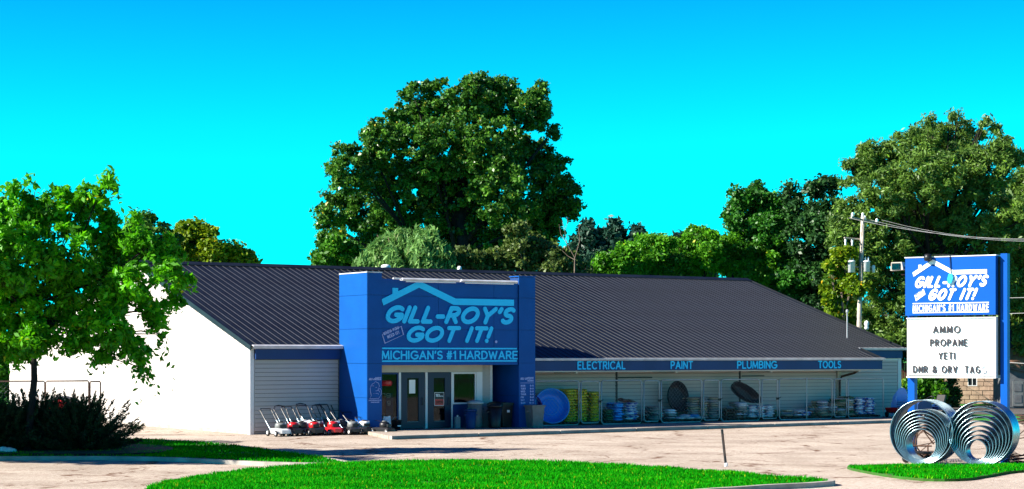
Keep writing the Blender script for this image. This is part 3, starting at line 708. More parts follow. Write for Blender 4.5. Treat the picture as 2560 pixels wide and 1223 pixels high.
# ------------------------------------------------------------------ trees
def crown(blobs, n, ls, m, seed, clump=.45, up=.5, aspect=1.7, droop=0, tintc=.4):
    """blobs: list of (x, y, z, r) in world metres; leaves gathered in clumps through each blob"""
    g = np.random.default_rng(seed); B = np.array(blobs, float); wgt = B[:, 3] ** 2; wgt /= wgt.sum()
    V = []; T = []
    for (x, y, z, r), wv in zip(B, wgt):
        k = int(n * wv); nc = max(5, int(9 * (r / clump) ** 2 * .55))
        d = g.normal(size=(nc, 3)); d /= np.linalg.norm(d, axis=1)[:, None]
        rad = r * g.uniform(.3, 1.15, nc) ** .7
        cc = d * rad[:, None]; cc[:, 2] *= .9
        cs = clump * g.uniform(.5, 1.15, nc)
        i = g.integers(0, nc, k)
        off = np.clip(g.normal(size=(k, 3)), -2.3, 2.3) * .50 * cs[i][:, None]; off[:, 2] *= .75
        p = cc[i] + off
        if droop: p[:, 2] -= droop * np.abs(off[:, 0] + off[:, 1]) * .8 + droop * .35 * (np.hypot(p[:, 0], p[:, 1]) / r) ** 2
        nrm = g.normal(size=(k, 3)) + up * d[i] + np.array([0, 0, up]); nrm /= np.linalg.norm(nrm, axis=1)[:, None]
        a = g.normal(size=(k, 3)); 
        if droop: a[:, 2] -= 2.0 * droop
        a -= (a * nrm).sum(1)[:, None] * nrm; a /= np.linalg.norm(a, axis=1)[:, None]; b = np.cross(nrm, a)
        s = ls * g.uniform(.6, 1.25, k)[:, None]
        c = p + np.array([x, y, z])
        q = np.stack([c - a * s * aspect * .5, c + b * s * .5 + nrm * s * .12, c + a * s * aspect * .5, c - b * s * .5 + nrm * s * .12], 1)
        V.append(q.reshape(-1, 3))
        ct = g.normal(tintc, .17, nc)
        T.append(np.clip(ct[i] + g.normal(0, .13, k), 0, .89))
    V = np.concatenate(V); T = np.concatenate(T)
    T[g.random(len(T)) < .012] = 1.0
    return V, T
def tree(name, label, base, blobs, n, ls, leaf, trunk_r, bark, seed, group=None, limb_every=1, cat='tree', jit=.5, lean=.6, lo=.3, **kw):
    """base: Vector on the ground; blobs: (px, py, rpx) outline radii seen at the tree's distance, given depth by jit"""
    g = random.Random(seed); D = base.y; bl = []
    for b in blobs:
        c = at(b[0], b[1], D); r = b[2] * D / 4684
        dy = (b[3] * 1.0) if len(b) > 3 else g.uniform(-1, 1) * jit * r * 2.2
        bl.append((c.x, D + dy, c.z, r))
    root = empty(name, base, 0, label, cat, group)
    V, T = crown(bl, n, ls, L[leaf], seed, **kw)
    V = V - np.array(base)
    c = link('crown', tri_mesh('crown', V, 4, T, L[leaf]), root)
    mb = MB(); zs = [b[2] for b in bl]; zt = min(zs) + .35 * (max(zs) - min(zs)); xm = sum(b[0] * b[3] for b in bl) / sum(b[3] for b in bl)
    top = Vector((base.x + (xm - base.x) * lean, base.y, zt)) - base
    mid = Vector((top.x * .35 + .15, 0, zt * .5))
    mb.tube([(0, 0, -.1), (0, 0, .25), mid, top], [trunk_r * 1.35, trunk_r, trunk_r * .8, trunk_r * .5], 9)
    for i, b in enumerate(bl):
        if i % limb_every: continue
        e = Vector(b[:3]) - base; st = Vector((0, 0, 0)).lerp(top, min(.98, max(lo, e.z / zt * g.uniform(.5, .72))))
        m1 = st.lerp(e, .5) + Vector((g.uniform(-.3, .3), g.uniform(-.1, .5), -.04 * (e - st).length))
        r0 = trunk_r * g.uniform(.25, .42)
        mb.tube([st, m1, e + Vector((0, 0, b[3] * .5))], [r0, r0 * .6, .015], 5)
        for _ in range(2):
            e2 = e + Vector((g.uniform(-1, 1), g.uniform(-1, 1), g.uniform(-.3, .9))) * b[3] * .85
            mb.tube([m1, m1.lerp(e2, .6) + Vector((0, 0, .1)), e2], [r0 * .45, r0 * .3, .01], 4)
    mb.build('trunk', M[bark], root, True)
    return root
def gp(px, D): return Vector(((px - 1280) / 4684 * D, D, 0))

tree('poplar_tree', 'tallest dark green broad poplar rising behind the shop entrance', gp(1165, 112),
     [(1180, 262, 62), (1250, 258, 52), (1322, 282, 55), (1085, 278, 56), (1022, 300, 52), (960, 368, 60), (885, 435, 62), (852, 515, 52), (1100, 380, 85), (1220, 380, 85),
      (1325, 380, 60), (1372, 465, 55), (1405, 515, 45), (1000, 470, 85), (1130, 480, 95), (1262, 490, 85), (1345, 560, 60), (930, 560, 75), (1050, 590, 80), (1180, 600, 85), (1300, 610, 75), (838, 610, 38),
      (1016, 232, 18), (1076, 222, 22), (1172, 208, 20), (1202, 204, 18), (1245, 208, 20), (1275, 222, 18), (1354, 232, 17), (912, 332, 16), (1382, 330, 16), (1402, 402, 18), (1437, 478, 17), (812, 528, 18), (1362, 262, 14),
      (840, 425, 18), (815, 600, 20), (1440, 515, 14), (1040, 225, 14), (1100, 212, 13), (1220, 205, 13), (1340, 240, 15), (1357, 214, 10), (985, 290, 18), (935, 325, 16), (862, 395, 18), (800, 560, 16)],
     190000, .155, 'poplar', .55, 'bark', 3, clump=.36, jit=.8, up=.25, aspect=1.5, limb_every=2)
tree('maple_tree', 'green honey coloured street tree with hanging leaves over the juniper bed', gp(68, 52.6),
     [(40, 520, 75), (140, 510, 62), (225, 478, 36), (255, 450, 20), (268, 432, 13), (235, 560, 62), (30, 640, 105), (150, 640, 92), (280, 645, 72), (350, 605, 42), (405, 625, 42), (430, 680, 32), (465, 690, 20),
      (330, 715, 68), (200, 750, 85), (60, 770, 100), (300, 820, 55), (345, 865, 38), (385, 785, 34), (415, 745, 28), (370, 930, 11), (355, 905, 14), (405, 840, 9), (-70, 560, 110), (-80, 720, 115), (270, 875, 30), (120, 850, 42), (30, 865, 42), (200, 850, 38), (340, 545, 16), (415, 585, 14)],
     52000, .10, 'maple', .115, 'bark', 5, clump=.26, jit=.75, droop=.3, aspect=2.1, cat='tree', tintc=.5, lean=.12, lo=.88, limb_every=2)
tree('small_tree', 'yellow green tree rising behind the left end of the roof', gp(500, 104),
     [(455, 610, 38), (495, 600, 40), (540, 625, 36), (590, 640, 34), (430, 645, 40), (520, 665, 45), (610, 655, 22), (470, 570, 16), (505, 575, 12)],
     20000, .17, 'yellowtree', .2, 'bark', 9, clump=.5, tintc=.55)
tree('small_tree', 'dark green tree top between the street tree and the yellow one', gp(360, 100),
     [(350, 560, 24), (375, 600, 40), (340, 640, 50), (300, 690, 60), (415, 600, 24), (370, 545, 12)], 14000, .17, 'poplar', .2, 'bark', 10, clump=.5)
tree('willow_tree', 'pale green drooping willow just behind the roof ridge', gp(1020, 98),
     [(930, 640, 42), (970, 615, 44), (1020, 610, 44), (1070, 620, 44), (1110, 640, 34), (900, 660, 30), (985, 660, 50), (1060, 665, 50), (1000, 590, 18), (1045, 588, 16)],
     30000, .13, 'willow', .25, 'palebark', 12, clump=.5, droop=1.1, aspect=4.0, tintc=.6)
tree('small_tree', 'low leafy green tree at the left foot of the big poplar', gp(850, 104),
     [(800, 658, 30), (845, 645, 38), (885, 650, 34), (825, 668, 30), (862, 610, 28)], 12000, .17, 'bright', .15, 'bark', 13, clump=.45, tintc=.35)
tree('small_tree', 'olive green bushy tree behind the ridge right of the poplar', gp(1330, 99),
     [(1290, 590, 28), (1310, 640, 46), (1250, 650, 34), (1360, 640, 46), (1400, 660, 42), (1440, 670, 32), (1340, 610, 28), (1215, 660, 30), (1165, 655, 34), (1135, 668, 24)],
     26000, .14, 'olive', .2, 'palebark', 14, clump=.42, tintc=.5)
# the bare forked tree
bt = empty('bare_tree', gp(1432, 97.5), 0, 'pale bare forked tree poking up right of the poplar', 'tree')
f = lambda x, y, d=0: at(x, y, 97.5) - gp(1432, 97.5) + Vector((0, d, 0))
MB().tube([(0, 0, 0), f(1436, 700), f(1437, 645)], [.09, .05, .035], 6).build('trunk', M['palebark'], bt)
for p in ([(1437, 645), (1418, 610), (1412, 575), (1405, 550)], [(1437, 645), (1450, 600), (1447, 570), (1455, 550)], [(1418, 610), (1402, 585), (1398, 560)], [(1437, 650), (1420, 640), (1405, 625)], [(1412, 575), (1420, 555), (1418, 542)]):
    q = [f(*a, i * .15) for i, a in enumerate(p)]; MB().tube(q, .022, 5, r1=.008).build('limb', M['palebark'], bt)
# conifers far right of the poplar
for i, (x, yt, wd) in enumerate(((1472, 545, 34), (1540, 545, 48), (1595, 562, 34), (1650, 585, 34), (1700, 580, 34), (1440, 585, 30), (1505, 568, 34), (1750, 590, 30))):
    b = [(x + random.uniform(-3, 3), yt + 12 + k * 17, 8 + k * wd / 5.5) for k in range(7)]
    tree('pine_tree', ['dark blue green pine nearest the poplar on the far tree line', 'widest dark pine on the far tree line', 'narrow dark pine right of the widest one', 'small dark pine half hidden by bright scrub', 'dark pine top left of the tall maple', 'low dark pine behind the bare forked tree', 'dark pine filling the gap left of the widest pine', 'rightmost dark pine on the far tree line'][i],
         gp(x, 150), b, 14000, .22, 'conifer', .3, 'bark', 40 + i, group='pines on the far tree line', clump=.5, jit=.3, aspect=2.5, limb_every=3)
# bright scrub row
for i, bl in enumerate(([(1530, 665, 34), (1500, 672, 24), (1560, 640, 28), (1585, 680, 30)], [(1620, 610, 28), (1610, 650, 40), (1640, 680, 36), (1655, 620, 22)],
                        [(1700, 640, 38), (1690, 680, 36), (1725, 610, 24)], [(1755, 600, 30), (1770, 640, 40), (1750, 680, 34), (1735, 575, 12)], [(1820, 610, 28), (1830, 660, 44), (1870, 690, 38)], [(1900, 640, 36), (1915, 690, 40), (1935, 650, 24)])):
    tree('scrub_tree', ['lowest bright green scrub tree beside the olive one', 'yellow green scrub tree under the far pines', 'mid green scrub tree behind the ridge of the right wing', 'tallest yellow green scrub tree with a thin top shoot', 'bright green scrub tree at the foot of the dark maple', 'green scrub tree above the right end of the ridge'][i],
         gp(bl[0][0], 106 + i), bl, 20000, .13, 'bright', .14, 'bark', 60 + i, group='scrub trees behind the roof', clump=.45, tintc=[.5, .6, .35, .65, .45, .3][i])
tree('broad_tree', 'dense dark green broad tree left of the feathery locust', gp(1890, 112),
     [(1855, 500, 34), (1895, 490, 30), (1925, 510, 36), (1865, 555, 50), (1930, 570, 50), (1840, 600, 36), (1890, 640, 60), (1950, 640, 50), (1830, 520, 16), (1880, 720, 60), (1960, 720, 60), (1960, 520, 24)],
     60000, .15, 'mid', .3, 'bark', 21, clump=.5, tintc=.55)
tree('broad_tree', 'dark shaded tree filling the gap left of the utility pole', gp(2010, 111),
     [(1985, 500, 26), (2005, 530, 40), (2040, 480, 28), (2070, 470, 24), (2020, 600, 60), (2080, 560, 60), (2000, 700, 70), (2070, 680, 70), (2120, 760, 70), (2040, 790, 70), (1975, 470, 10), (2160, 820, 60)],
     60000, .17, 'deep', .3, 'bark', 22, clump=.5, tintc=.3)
tree('locust_tree', 'tall feathery olive green locust behind the pylon sign', gp(2330, 104),
     [(2390, 330, 46), (2340, 350, 52), (2440, 345, 44), (2280, 380, 52), (2220, 400, 46), (2170, 400, 40), (2140, 440, 34), (2480, 380, 40), (2515, 395, 30), (2540, 400, 16), (2460, 430, 60), (2380, 430, 80), (2290, 460, 80),
      (2200, 490, 70), (2140, 530, 56), (2120, 600, 50), (2220, 590, 80), (2320, 560, 90), (2420, 540, 90), (2500, 560, 70), (2560, 600, 70), (2250, 680, 80), (2350, 660, 90), (2450, 660, 90), (2540, 700, 80), (2160, 680, 50), (2200, 770, 60), (2300, 780, 80), (2230, 840, 40),
      (2385, 292, 13), (2325, 305, 14), (2455, 305, 14), (2250, 345, 14), (2165, 365, 13), (2120, 405, 14), (2550, 390, 12), (2490, 320, 12), (2140, 640, 40), (2100, 560, 22)],
     170000, .095, 'locust', .45, 'bark', 23, clump=.38, up=.3, jit=.7, aspect=3.0, tintc=.5)
tree('locust_tree', 'olive green tree at the right edge behind the locust', gp(2580, 110),
     [(2545, 500, 40), (2580, 480, 60), (2600, 560, 80), (2570, 650, 70), (2620, 700, 90), (2540, 760, 60), (2590, 820, 80)], 30000, .15, 'locust', .35, 'bark', 24, clump=.5, aspect=2.5, tintc=.55)
tree('small_tree', 'pale leafed low tree beside the foot of the utility pole', gp(2110, 100),
     [(2110, 640, 22), (2090, 690, 30), (2085, 740, 36), (2130, 720, 26), (2100, 780, 40), (2075, 660, 14)], 15000, .15, 'yellowtree', .12, 'palebark', 25, clump=.4, tintc=.35)
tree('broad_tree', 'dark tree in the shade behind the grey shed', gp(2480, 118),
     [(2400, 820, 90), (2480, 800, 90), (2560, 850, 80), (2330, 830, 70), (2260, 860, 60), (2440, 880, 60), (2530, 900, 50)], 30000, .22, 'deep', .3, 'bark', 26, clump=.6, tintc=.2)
tree('leafy_shrub', 'bright green shrub seen under the left end of the pylon sign', gp(2315, 98), [(2295, 960, 26), (2330, 950, 28), (2300, 990, 24), (2340, 985, 24), (2275, 975, 18)], 12000, .14, 'bright', .06, 'bark', 27, cat='shrub', clump=.3, tintc=.3)
tree('leafy_shrub', 'yellow green shrub between the shop corner and the blue sign post', gp(2262, 99), [(2250, 980, 18), (2268, 960, 16), (2262, 1000, 16), (2278, 990, 12)], 6000, .13, 'yellowtree', .05, 'bark', 28, cat='shrub', clump=.3, tintc=.5)
tree('leafy_shrub', 'dark creeper covered bush against the buff stone house', gp(2375, 102.5), [(2372, 965, 16), (2380, 990, 18), (2392, 1000, 14), (2366, 1000, 14)], 5000, .13, 'deep', .05, 'bark', 29, cat='shrub', clump=.3, tintc=.4)
tree('small_tree', 'vivid green tree at the far left edge beyond the shop', gp(-10, 100), [(-20, 900, 50), (5, 930, 34), (-5, 980, 40), (-60, 850, 60), (12, 965, 14)], 12000, .17, 'bright', .12, 'bark', 30, clump=.4, tintc=.5)

bo = Vector((-20.6, 48.4, 0)); root = empty('added_shade_tree', bo, 0, 'round added tree left of the picture that shades the kerbed island', 'tree')  # tree added out of view, crown shaped so its shadow covers the island
bl = [(-20.3 + random.uniform(-1.3, 1.3), 50.6 - i * .27 + random.uniform(-.9, .9), 3.2 + i * .34, 1.4) for i in range(20)]
bl += [(-20.2 + random.uniform(-1.3, 1.3), 52.6 - i * .1 + random.uniform(-.9, .9), 4.0 + i * .32, 1.3) for i in range(11)]
V, T = crown(bl, 70000, .13, L['maple'], 77, clump=.35); V = V - np.array(bo)
link('crown', tri_mesh('crown', V, 4, T, L['maple']), root)
MB().tube([(0, 0, -.1), (0, 0, .3), (.1, 0, 4), (0, 0, 9)], [.2, .15, .12, .03], 9).build('trunk', M['bark'], root, True)

bo = Vector((-20.8, 56.4, 0)); root = empty('added_shade_tree', bo, 0, 'second added shade tree left of the picture, nearer the shop', 'tree')  # another unseen tree, added to shade the back of the island
bl = [(-20.6 + random.uniform(-1.2, 1.2), 56.0 + random.uniform(-2.2, 2.0), 2.6 + i * .26, 1.3) for i in range(16)]
V, T = crown(bl, 52000, .13, L['maple'], 78, clump=.35); V = V - np.array(bo)
link('crown', tri_mesh('crown', V, 4, T, L['maple']), root)
MB().tube([(0, 0, -.1), (0, 0, .3), (.1, 0, 4), (0, 0, 8)], [.2, .15, .12, .03], 9).build('trunk', M['bark'], root, True)

# junipers of the planting bed
jn = 0
for (x, y, D, r, lab) in ((200, 1068, 53.2, 104, 'dark green juniper with ragged sprays at the right end of the bed'), (90, 1062, 53.6, 108, 'dark juniper at the foot of the street tree'),
                  (-10, 1062, 53.2, 104, 'dark juniper at the left edge of the picture'), (-120, 1062, 53, 104, 'dark juniper left of the one at the picture edge')):
    base = gp(x, D); V = []; T = []; g = np.random.default_rng(90 + jn); jn += 1
    Rr = r * D / 4684; zc = at(x, y, D).z
    for k in range(330):
        a = g.uniform(0, 6.283); e = g.uniform(.0, 1.35); ln = Rr * g.uniform(.75, 1.45) * (1.15 if e < .7 else .92)
        d = np.array([math.cos(a) * math.cos(e), math.sin(a) * math.cos(e), math.sin(e) * .98]); m = 150
        tt = g.uniform(.18, 1, m); c = d[None] * (ln * tt)[:, None]; c[:, 2] += .12 + .14 * ln * tt ** 2
        c += g.normal(size=(m, 3)) * (.075 * (1.15 - tt))[:, None]
        ax = d + g.normal(size=(m, 3)) * .35; ax /= np.linalg.norm(ax, axis=1)[:, None]
        b = np.cross(ax, g.normal(size=(m, 3))); b /= np.linalg.norm(b, axis=1)[:, None]
        s = g.uniform(.05, .10, m)[:, None]
        V.append(np.stack([c - b * s * .22, c + b * s * .22, c + ax * s * 1.2], 1).reshape(-1, 3)); T.append(np.clip(g.normal(.4, .2) + g.normal(0, .12, m), 0, .95))
    root = empty('juniper_bush', base, 0, lab, 'shrub', 'junipers in the kerbed bed')
    link('foliage', tri_mesh('foliage', np.concatenate(V), 3, np.concatenate(T), L['juniper']), root)
    mb = MB()
    for k in range(9):
        a = k * .7; mb.tube([(0, 0, 0), (math.cos(a) * .35, math.sin(a) * .35, .35), (math.cos(a) * .8, math.sin(a) * .8, .8)], .03, 5, r1=.01)
    mb.build('stems', M['bark'], root)
for i, (x, y, s) in enumerate(((5, 1098, .17), (22, 1096, .14), (32, 1100, .10), (-12, 1099, .2))):
    bm = bmesh.new(); bmesh.ops.create_icosphere(bm, subdivisions=2, radius=s)
    for v in bm.verts: v.co *= random.uniform(.8, 1.15); v.co.z *= .6
    me = bpy.data.meshes.new('rock'); bm.to_mesh(me); bm.free(); me.materials.append(M['rock'])
    o = link('rock', me, None, Vector((gp(x, 51.6).x, 51.6, .2))); tag(o, ['white rock showing under the left juniper', 'second white rock under the left juniper', 'smallest white rock under the left juniper', 'white rock cut by the left picture edge'][i], 'rock', 'white rocks in the planting bed')

# ------------------------------------------------------------------ neighbours behind the sign
hb = empty('stone_house', gp(2420, 109), R(-8), 'small buff stone house seen under the pylon sign', 'house')
MB().box(-2.0, 4.4, .05, 5, 0, 3.3).build('wall', M['brick2'], hb)
for r_ in range(11):
    mb = MB(); x = -2.0 - (.3 if r_ % 2 else 0)
    mats = [M['brick'], M['brick2']]
    while x < 1.9:
        w_ = random.uniform(.5, .75); a, b = max(x, -2.0), min(x + w_ - .03, 1.9); x += w_
        if b - a < .05: continue
        if 1.0 < r_ * .26 < 2.4 and b > -.02 and a < .52: 
            if a < -.02 and -.02 - a > .06: mb.box(a, -.02, random.uniform(-.03, .0), .049, r_ * .26 + .02, r_ * .26 + .25)
            if b > .52: mb.box(.52, b, random.uniform(-.03, .0), .049, r_ * .26 + .02, r_ * .26 + .25)
            continue
        mb.box(a, b, random.uniform(-.03, .0), .049, r_ * .26 + .02, r_ * .26 + .25)
    o = mb.build('stone_course', M['brick'], hb); o['kind'] = 'stuff'
wn = MB().box(-.02, .02, -.01, .04, 1.05, 2.35).box(.48, .52, -.01, .04, 1.05, 2.35).box(.02, .48, -.01, .04, 2.31, 2.35).box(.02, .48, -.01, .04, 1.05, 1.09).box(.02, .48, -.01, .04, 1.68, 1.72).box(.235, .265, -.01, .04, 1.09, 1.68).box(.235, .265, -.01, .04, 1.72, 2.31).build('window', M['trim'], hb)
MB().box(.02, .48, .0405, .045, 1.09, 2.31).build('pane', M['black'], wn)
MB().prism([(-2.4, 3.25), (4.6, 3.25), (4.6, 3.35), (1.2, 5.1), (-2.4, 3.35)], 'y', -.4, 5.3).build('roof', M['roof'], hb)
wh = empty('white_shed', gp(2352, 111), 0, 'bright white wall of a shed beside the stone house', 'shed')
MB().box(-.9, .85, 0, 3, 0, 2.5).build('wall', M['trim'], wh)
MB().prism([(-1.1, 2.5), (1.05, 2.5), (0, 3.2)], 'y', -.2, 3.2).build('roof', M['roof'], wh)
gs = empty('grey_shed', gp(2548, 100), 0, 'grey board shed with double doors at the right edge', 'shed')
MB().prism([(-.62, 0), (-.62, 2.15), (1.0, 1.35 + .55), (2.2, 1.5), (2.2, 0)], 'y', .1, 3).build('wall', M['shed'], gs)
for i in range(7):
    x = -.62 + i * .4; MB().box(x + .01, x + .385, .07, .097, 0.05, 1.5).build('board', M['shed'], gs)
for x in (-.35, .25):
    d = MB().box(x, x + .56, .02, .065, .12, 1.45).build('door', M['grey'], gs)
    for z in (.3, .9): MB().box(x + .08, x + .48, .0, .018, z, z + .42).build('panel', M['shed'], d)
MB().prism([(-.85, 2.16), (-.62, 2.24), (2.4, 1.56), (2.4, 1.46), (-.62, 2.13)], 'y', -.15, 3.2).build('roof', M['roof'], gs)
bf = empty('board_fence', gp(2240, 103), 0, 'red brown board fence beyond the right corner of the shop', 'fence')
for i in range(12): MB().box(-.3 + i * .13, -.3 + i * .13 + .115, 0, .03, .05, 2.42 + random.uniform(-.02, .02)).build('board', M['fencewood'], bf)
for z in (.5, 1.9): MB().box(-.3, 1.25, .032, .08, z, z + .1).build('rail', M['fencewood'], bf)

# ------------------------------------------------------------------ utility pole and wires
PD = 100.0; pb = gp(2146, PD)
up = empty('utility_pole', pb, 0, 'sunbleached utility pole with crossarm and transformers behind the roof', 'utility pole')
g_ = lambda x, y, d=0: at(x, y, PD) - pb + Vector((0, d, 0))
MB().tube([(0, 0, 0), g_(2148, 800), g_(2157, 542)], [.15, .13, .10], 12).build('pole', M['polewood'], up, True)
MB().tube([g_(2118, 548, -1.2), g_(2206, 553, 1.4)], .055, 4).build('crossarm', M['polewood'], up)
MB().tube([g_(2104, 597, -.8), g_(2152, 598, .2)], .045, 4).build('crossarm', M['polewood'], up)
for x, y, d in ((2122, 546, -1.1), (2164, 549, .2), (2204, 552, 1.3), (2157, 542, 0)):
    MB().lathe([(0, 0), (.06, .0), (.09, .06), (.05, .1), (.08, .15), (.03, .22), (0, .22)], 10, Matrix.Translation(g_(x, y, d))).build('insulator', M['porcelain'], up, True)
for x, y, d in ((2108, 600, -.7), (2128, 600, -.3)):
    MB().lathe([(0, 0), (.05, .0), (.07, -.1), (.04, -.2), (.06, -.3), (0, -.36)], 10, Matrix.Translation(g_(x, y, d))).build('insulator', M['porcelain'], up, True)
for x, y, r_, h_ in ((2126, 682, .19, .55), (2164, 680, .17, .5)):
    t_ = MB().lathe([(0, 0), (r_, 0), (r_, h_), (r_ + .03, h_ + .01), (r_ + .02, h_ + .06), (0, h_ + .12)], 16, Matrix.Translation(g_(x, y, -.35))).build('transformer', M['porcelain'], up, True)
    for dx in (-.08, .08): MB().lathe([(0, 0), (.03, 0), (.045, .06), (.03, .12), (.04, .18), (0, .22)], 8, Matrix.Translation(g_(x, y, -.35) + Vector((dx, 0, h_ + .08)))).build('bushing', M['porcelain'], t_, True)
    MB().tube([g_(x, y, -.35) + Vector((0, 0, .3)), g_(2151, y - 14, 0)], .03, 5).build('bracket', M['silver'], up)
MB().lathe([(0, 0), (.09, 0), (.09, .35), (.05, .4), (0, .4)], 12, Matrix.Translation(g_(2182, 682, -.2))).build('cutout', M['porcelain'], up, True)
MB().tube([g_(2182, 672, -.2), g_(2155, 655, 0)], .02, 5).build('bracket', M['silver'], up)
MB().tube([g_(2157, 552, -.15), g_(2150, 600, -.2), g_(2146, 640, -.2), g_(2146, 700, -.2)], .015, 5).build('cable', M['black'], up)
MB().lathe([(0, 0), (.09, .02), (.13, .12), (.08, .2), (.14, .3), (.1, .45), (0, .5)], 12, Matrix.Translation(g_(2164, 825, -.3))).build('meter_box', M['porcelain'], up, True)
def wirez(p0, p1, sag, r_, label):
    n = 16; pts = [Vector(p0).lerp(Vector(p1), i / n) + Vector((0, 0, -4 * sag * (i / n) * (1 - i / n))) for i in range(n + 1)]
    tag(MB().tube(pts, r_, 4).build('power_line', M['wire']), label, 'power line', 'power lines on the right')
wirez(at(2122, 545, PD - 1.1), at(2640, 597, 92), .35, .008, 'upper pale power line running right from the pole top')
wirez(at(2164, 547, PD + .2), at(2640, 604, 95), .35, .008, 'lower pale power line running right from the pole top')
wirez(at(2204, 550, PD + 1.3), at(2640, 600, 97), .35, .008, 'middle pale power line running right from the crossarm end')
wirez(at(2100, 742, 110), at(2640, 742, 90), .1, .012, 'thin level wire crossing the trees right of the sign top')
wirez(at(2100, 786, 110), at(2640, 780, 90), .1, .012, 'thin level wire crossing the trees right of the reader board')
wirez(at(2440, 898, 96), at(2640, 912, 80), .05, .015, 'thick low pale wire above the grey shed')
mst = empty('service_mast', W(29.9, 1.2), 0, 'thin grey service mast standing on the right eave', 'mast')
MB().tube([(0, 0, 3.4), (0, 0, 4.75)], .03, 8).build('pipe', M['silver'], mst); MB().lathe([(.03, 4.75), (.06, 4.75), (.06, 4.85), (0, 4.9)], 10).build('cap', M['silver'], mst)

# ------------------------------------------------------------------ kennel panels and gates in front of the stock
FS = -1.70; FT = 1.86
def chain(w_, h_, z0):
    mb = MB(); n = int(w_ / .11)
    st = .17; r_ = .0010
    for sgn in (1, -1):
        k = -int(h_ / st) - 1
        while k * st < w_ + h_:
            x0, x1 = (k * st, k * st + h_) if sgn == 1 else (k * st, k * st - h_)
            a, b = (x0, z0), (x1, z0 + h_)
            pts = []
            for t in (0, 1):
                x = x0 + (x1 - x0) * t; pts.append([x, z0 + h_ * t])
            dx = x1 - x0
            def clip(p, q, lim, lo):
                if (p[0] < lim) == lo and (q[0] < lim) != lo:
                    t = (lim - p[0]) / (q[0] - p[0]); return [lim, p[1] + (q[1] - p[1]) * t]
                return p
            p, q = pts
            if max(p[0], q[0]) <= 0 or min(p[0], q[0]) >= w_: k += 1; continue
            p2 = clip(p, q, 0, True); q2 = clip(q, p, 0, True); p3 = clip(p2, q2, w_, False); q3 = clip(q2, p2, w_, False)
            mb.tube([(p3[0], .0, p3[1]), (q3[0], .0, q3[1])], r_ * 1.6, 3, False)
            k += 1
    return mb
def panel(t0, t1, label, gate=False):
    w_ = t1 - t0; e = Thing('kennel_gate' if gate else 'kennel_fence', t0, FS, .12, label, 'gate' if gate else 'fence panel', 'gates of the kennel fence' if gate else 'kennel panels under the canopy')
    h = 1.62 if gate else 1.70; z0 = .08 if gate else .02
    r_ = .026
    c = .09
    frame = [(c, 0, z0), (0, 0, z0 + c), (0, 0, z0 + h - c), (.03, 0, z0 + h - .03), (c, 0, z0 + h), (w_ - c, 0, z0 + h), (w_ - .03, 0, z0 + h - .03), (w_, 0, z0 + h - c), (w_, 0, z0 + c), (w_ - c, 0, z0), (c, 0, z0)]
    MB().tube(frame, r_, 6, False).build('frame', M['silver'], e, True)
    m = chain(w_, h, z0).build('wire_mesh', M['silver'], e); m['kind'] = 'stuff'
    if gate:
        MB().box(w_ - .10, w_ + .06, -.05, -.03, .86, .95).tube([(w_ - .02, -.06, .9), (w_ + .1, -.12, .98)], .014, 5).build('latch', M['black'], e)
        MB().tube([(0, 0, .85), (w_, 0, .85)], .016, 6).build('cross_rail', M['silver'], e) if t0 > 19 else None
    return e
for a, b, l in ((11.0, 13.10, 'kennel fence panel before the blue paddling pool'), (14.18, 16.14, 'kennel fence panel before the blue and white bags'), (17.12, 19.18, 'kennel fence panel before the upright black pond liner'),
                (20.20, 22.25, 'kennel fence panel before the tilted black tub'), (23.32, 26.28, 'widest kennel fence panel, before the low tan bags'), (27.22, 29.28, 'rightmost kennel fence panel, past the canopy end')):
    panel(a, b, l)
for a, b, l in ((13.20, 14.08, 'kennel gate before the yellow bags'), (16.25, 17.02, 'kennel gate left of the upright black pond liner'), (19.28, 20.10, 'kennel gate before the tall grey bag stack'),
                (22.37, 23.22, 'kennel gate right of the tilted black tub'), (26.40, 27.12, 'kennel gate before the tan and green bag stack')):
    panel(a, b, l, True)
MB_ = MB().tube([(24.8, FS - .0, .14), (24.8, FS, 1.84)], .022, 6)
e = Thing('fence_post', 24.80, FS - .05, .12, 'single thin post in the middle of the widest kennel panel', 'post')
MB().tube([(0, 0, 0), (0, 0, 1.74)], .022, 6).build('pipe', M['silver'], e); MB().lathe([(0, 1.74), (.028, 1.74), (.02, 1.78), (0, 1.79)], 8).build('cap', M['silver'], e)

# ------------------------------------------------------------------ bags on pallets
def bag_mesh(w_, d_, h_, m, sd):
    g = random.Random(sd); vs = []; nx, ny = 7, 4
    top = []; bot = []
    for j in range(ny):
        for i in range(nx):
            u, v = i / (nx - 1) * 2 - 1, j / (ny - 1) * 2 - 1
            e = (1 - abs(u) ** 6) * (1 - abs(v) ** 5); x = u * w_ / 2 * (1 - .07 * (1 - abs(u)) * v * v) ; y = v * d_ / 2 * (1 - .10 * abs(v) * (u * u < .2))
            top.append((x, y, h_ * (.5 + .5 * e ** .38 * g.uniform(.82, 1.08)))); bot.append((x, y, h_ * (.5 - .48 * e ** .38)))
    mb = MB(); n = nx * ny; f = []
    for j in range(ny - 1):
        for i in range(nx - 1):
            a = j * nx + i; f.append((a, a + 1, a + nx + 1, a + nx)); f.append((n + a, n + a + nx, n + a + nx + 1, n + a + 1))
    ring = [i for i in range(nx)] + [j * nx + nx - 1 for j in range(1, ny)] + [(ny - 1) * nx + i for i in range(nx - 2, -1, -1)] + [j * nx for j in range(ny - 2, 0, -1)]
    for k in range(len(ring)): a, b = ring[k], ring[(k + 1) % len(ring)]; f.append((a, n + a, n + b, b))
    mb.add(top + bot, f); return mb.mesh('bag', m, True)
_bm = {}
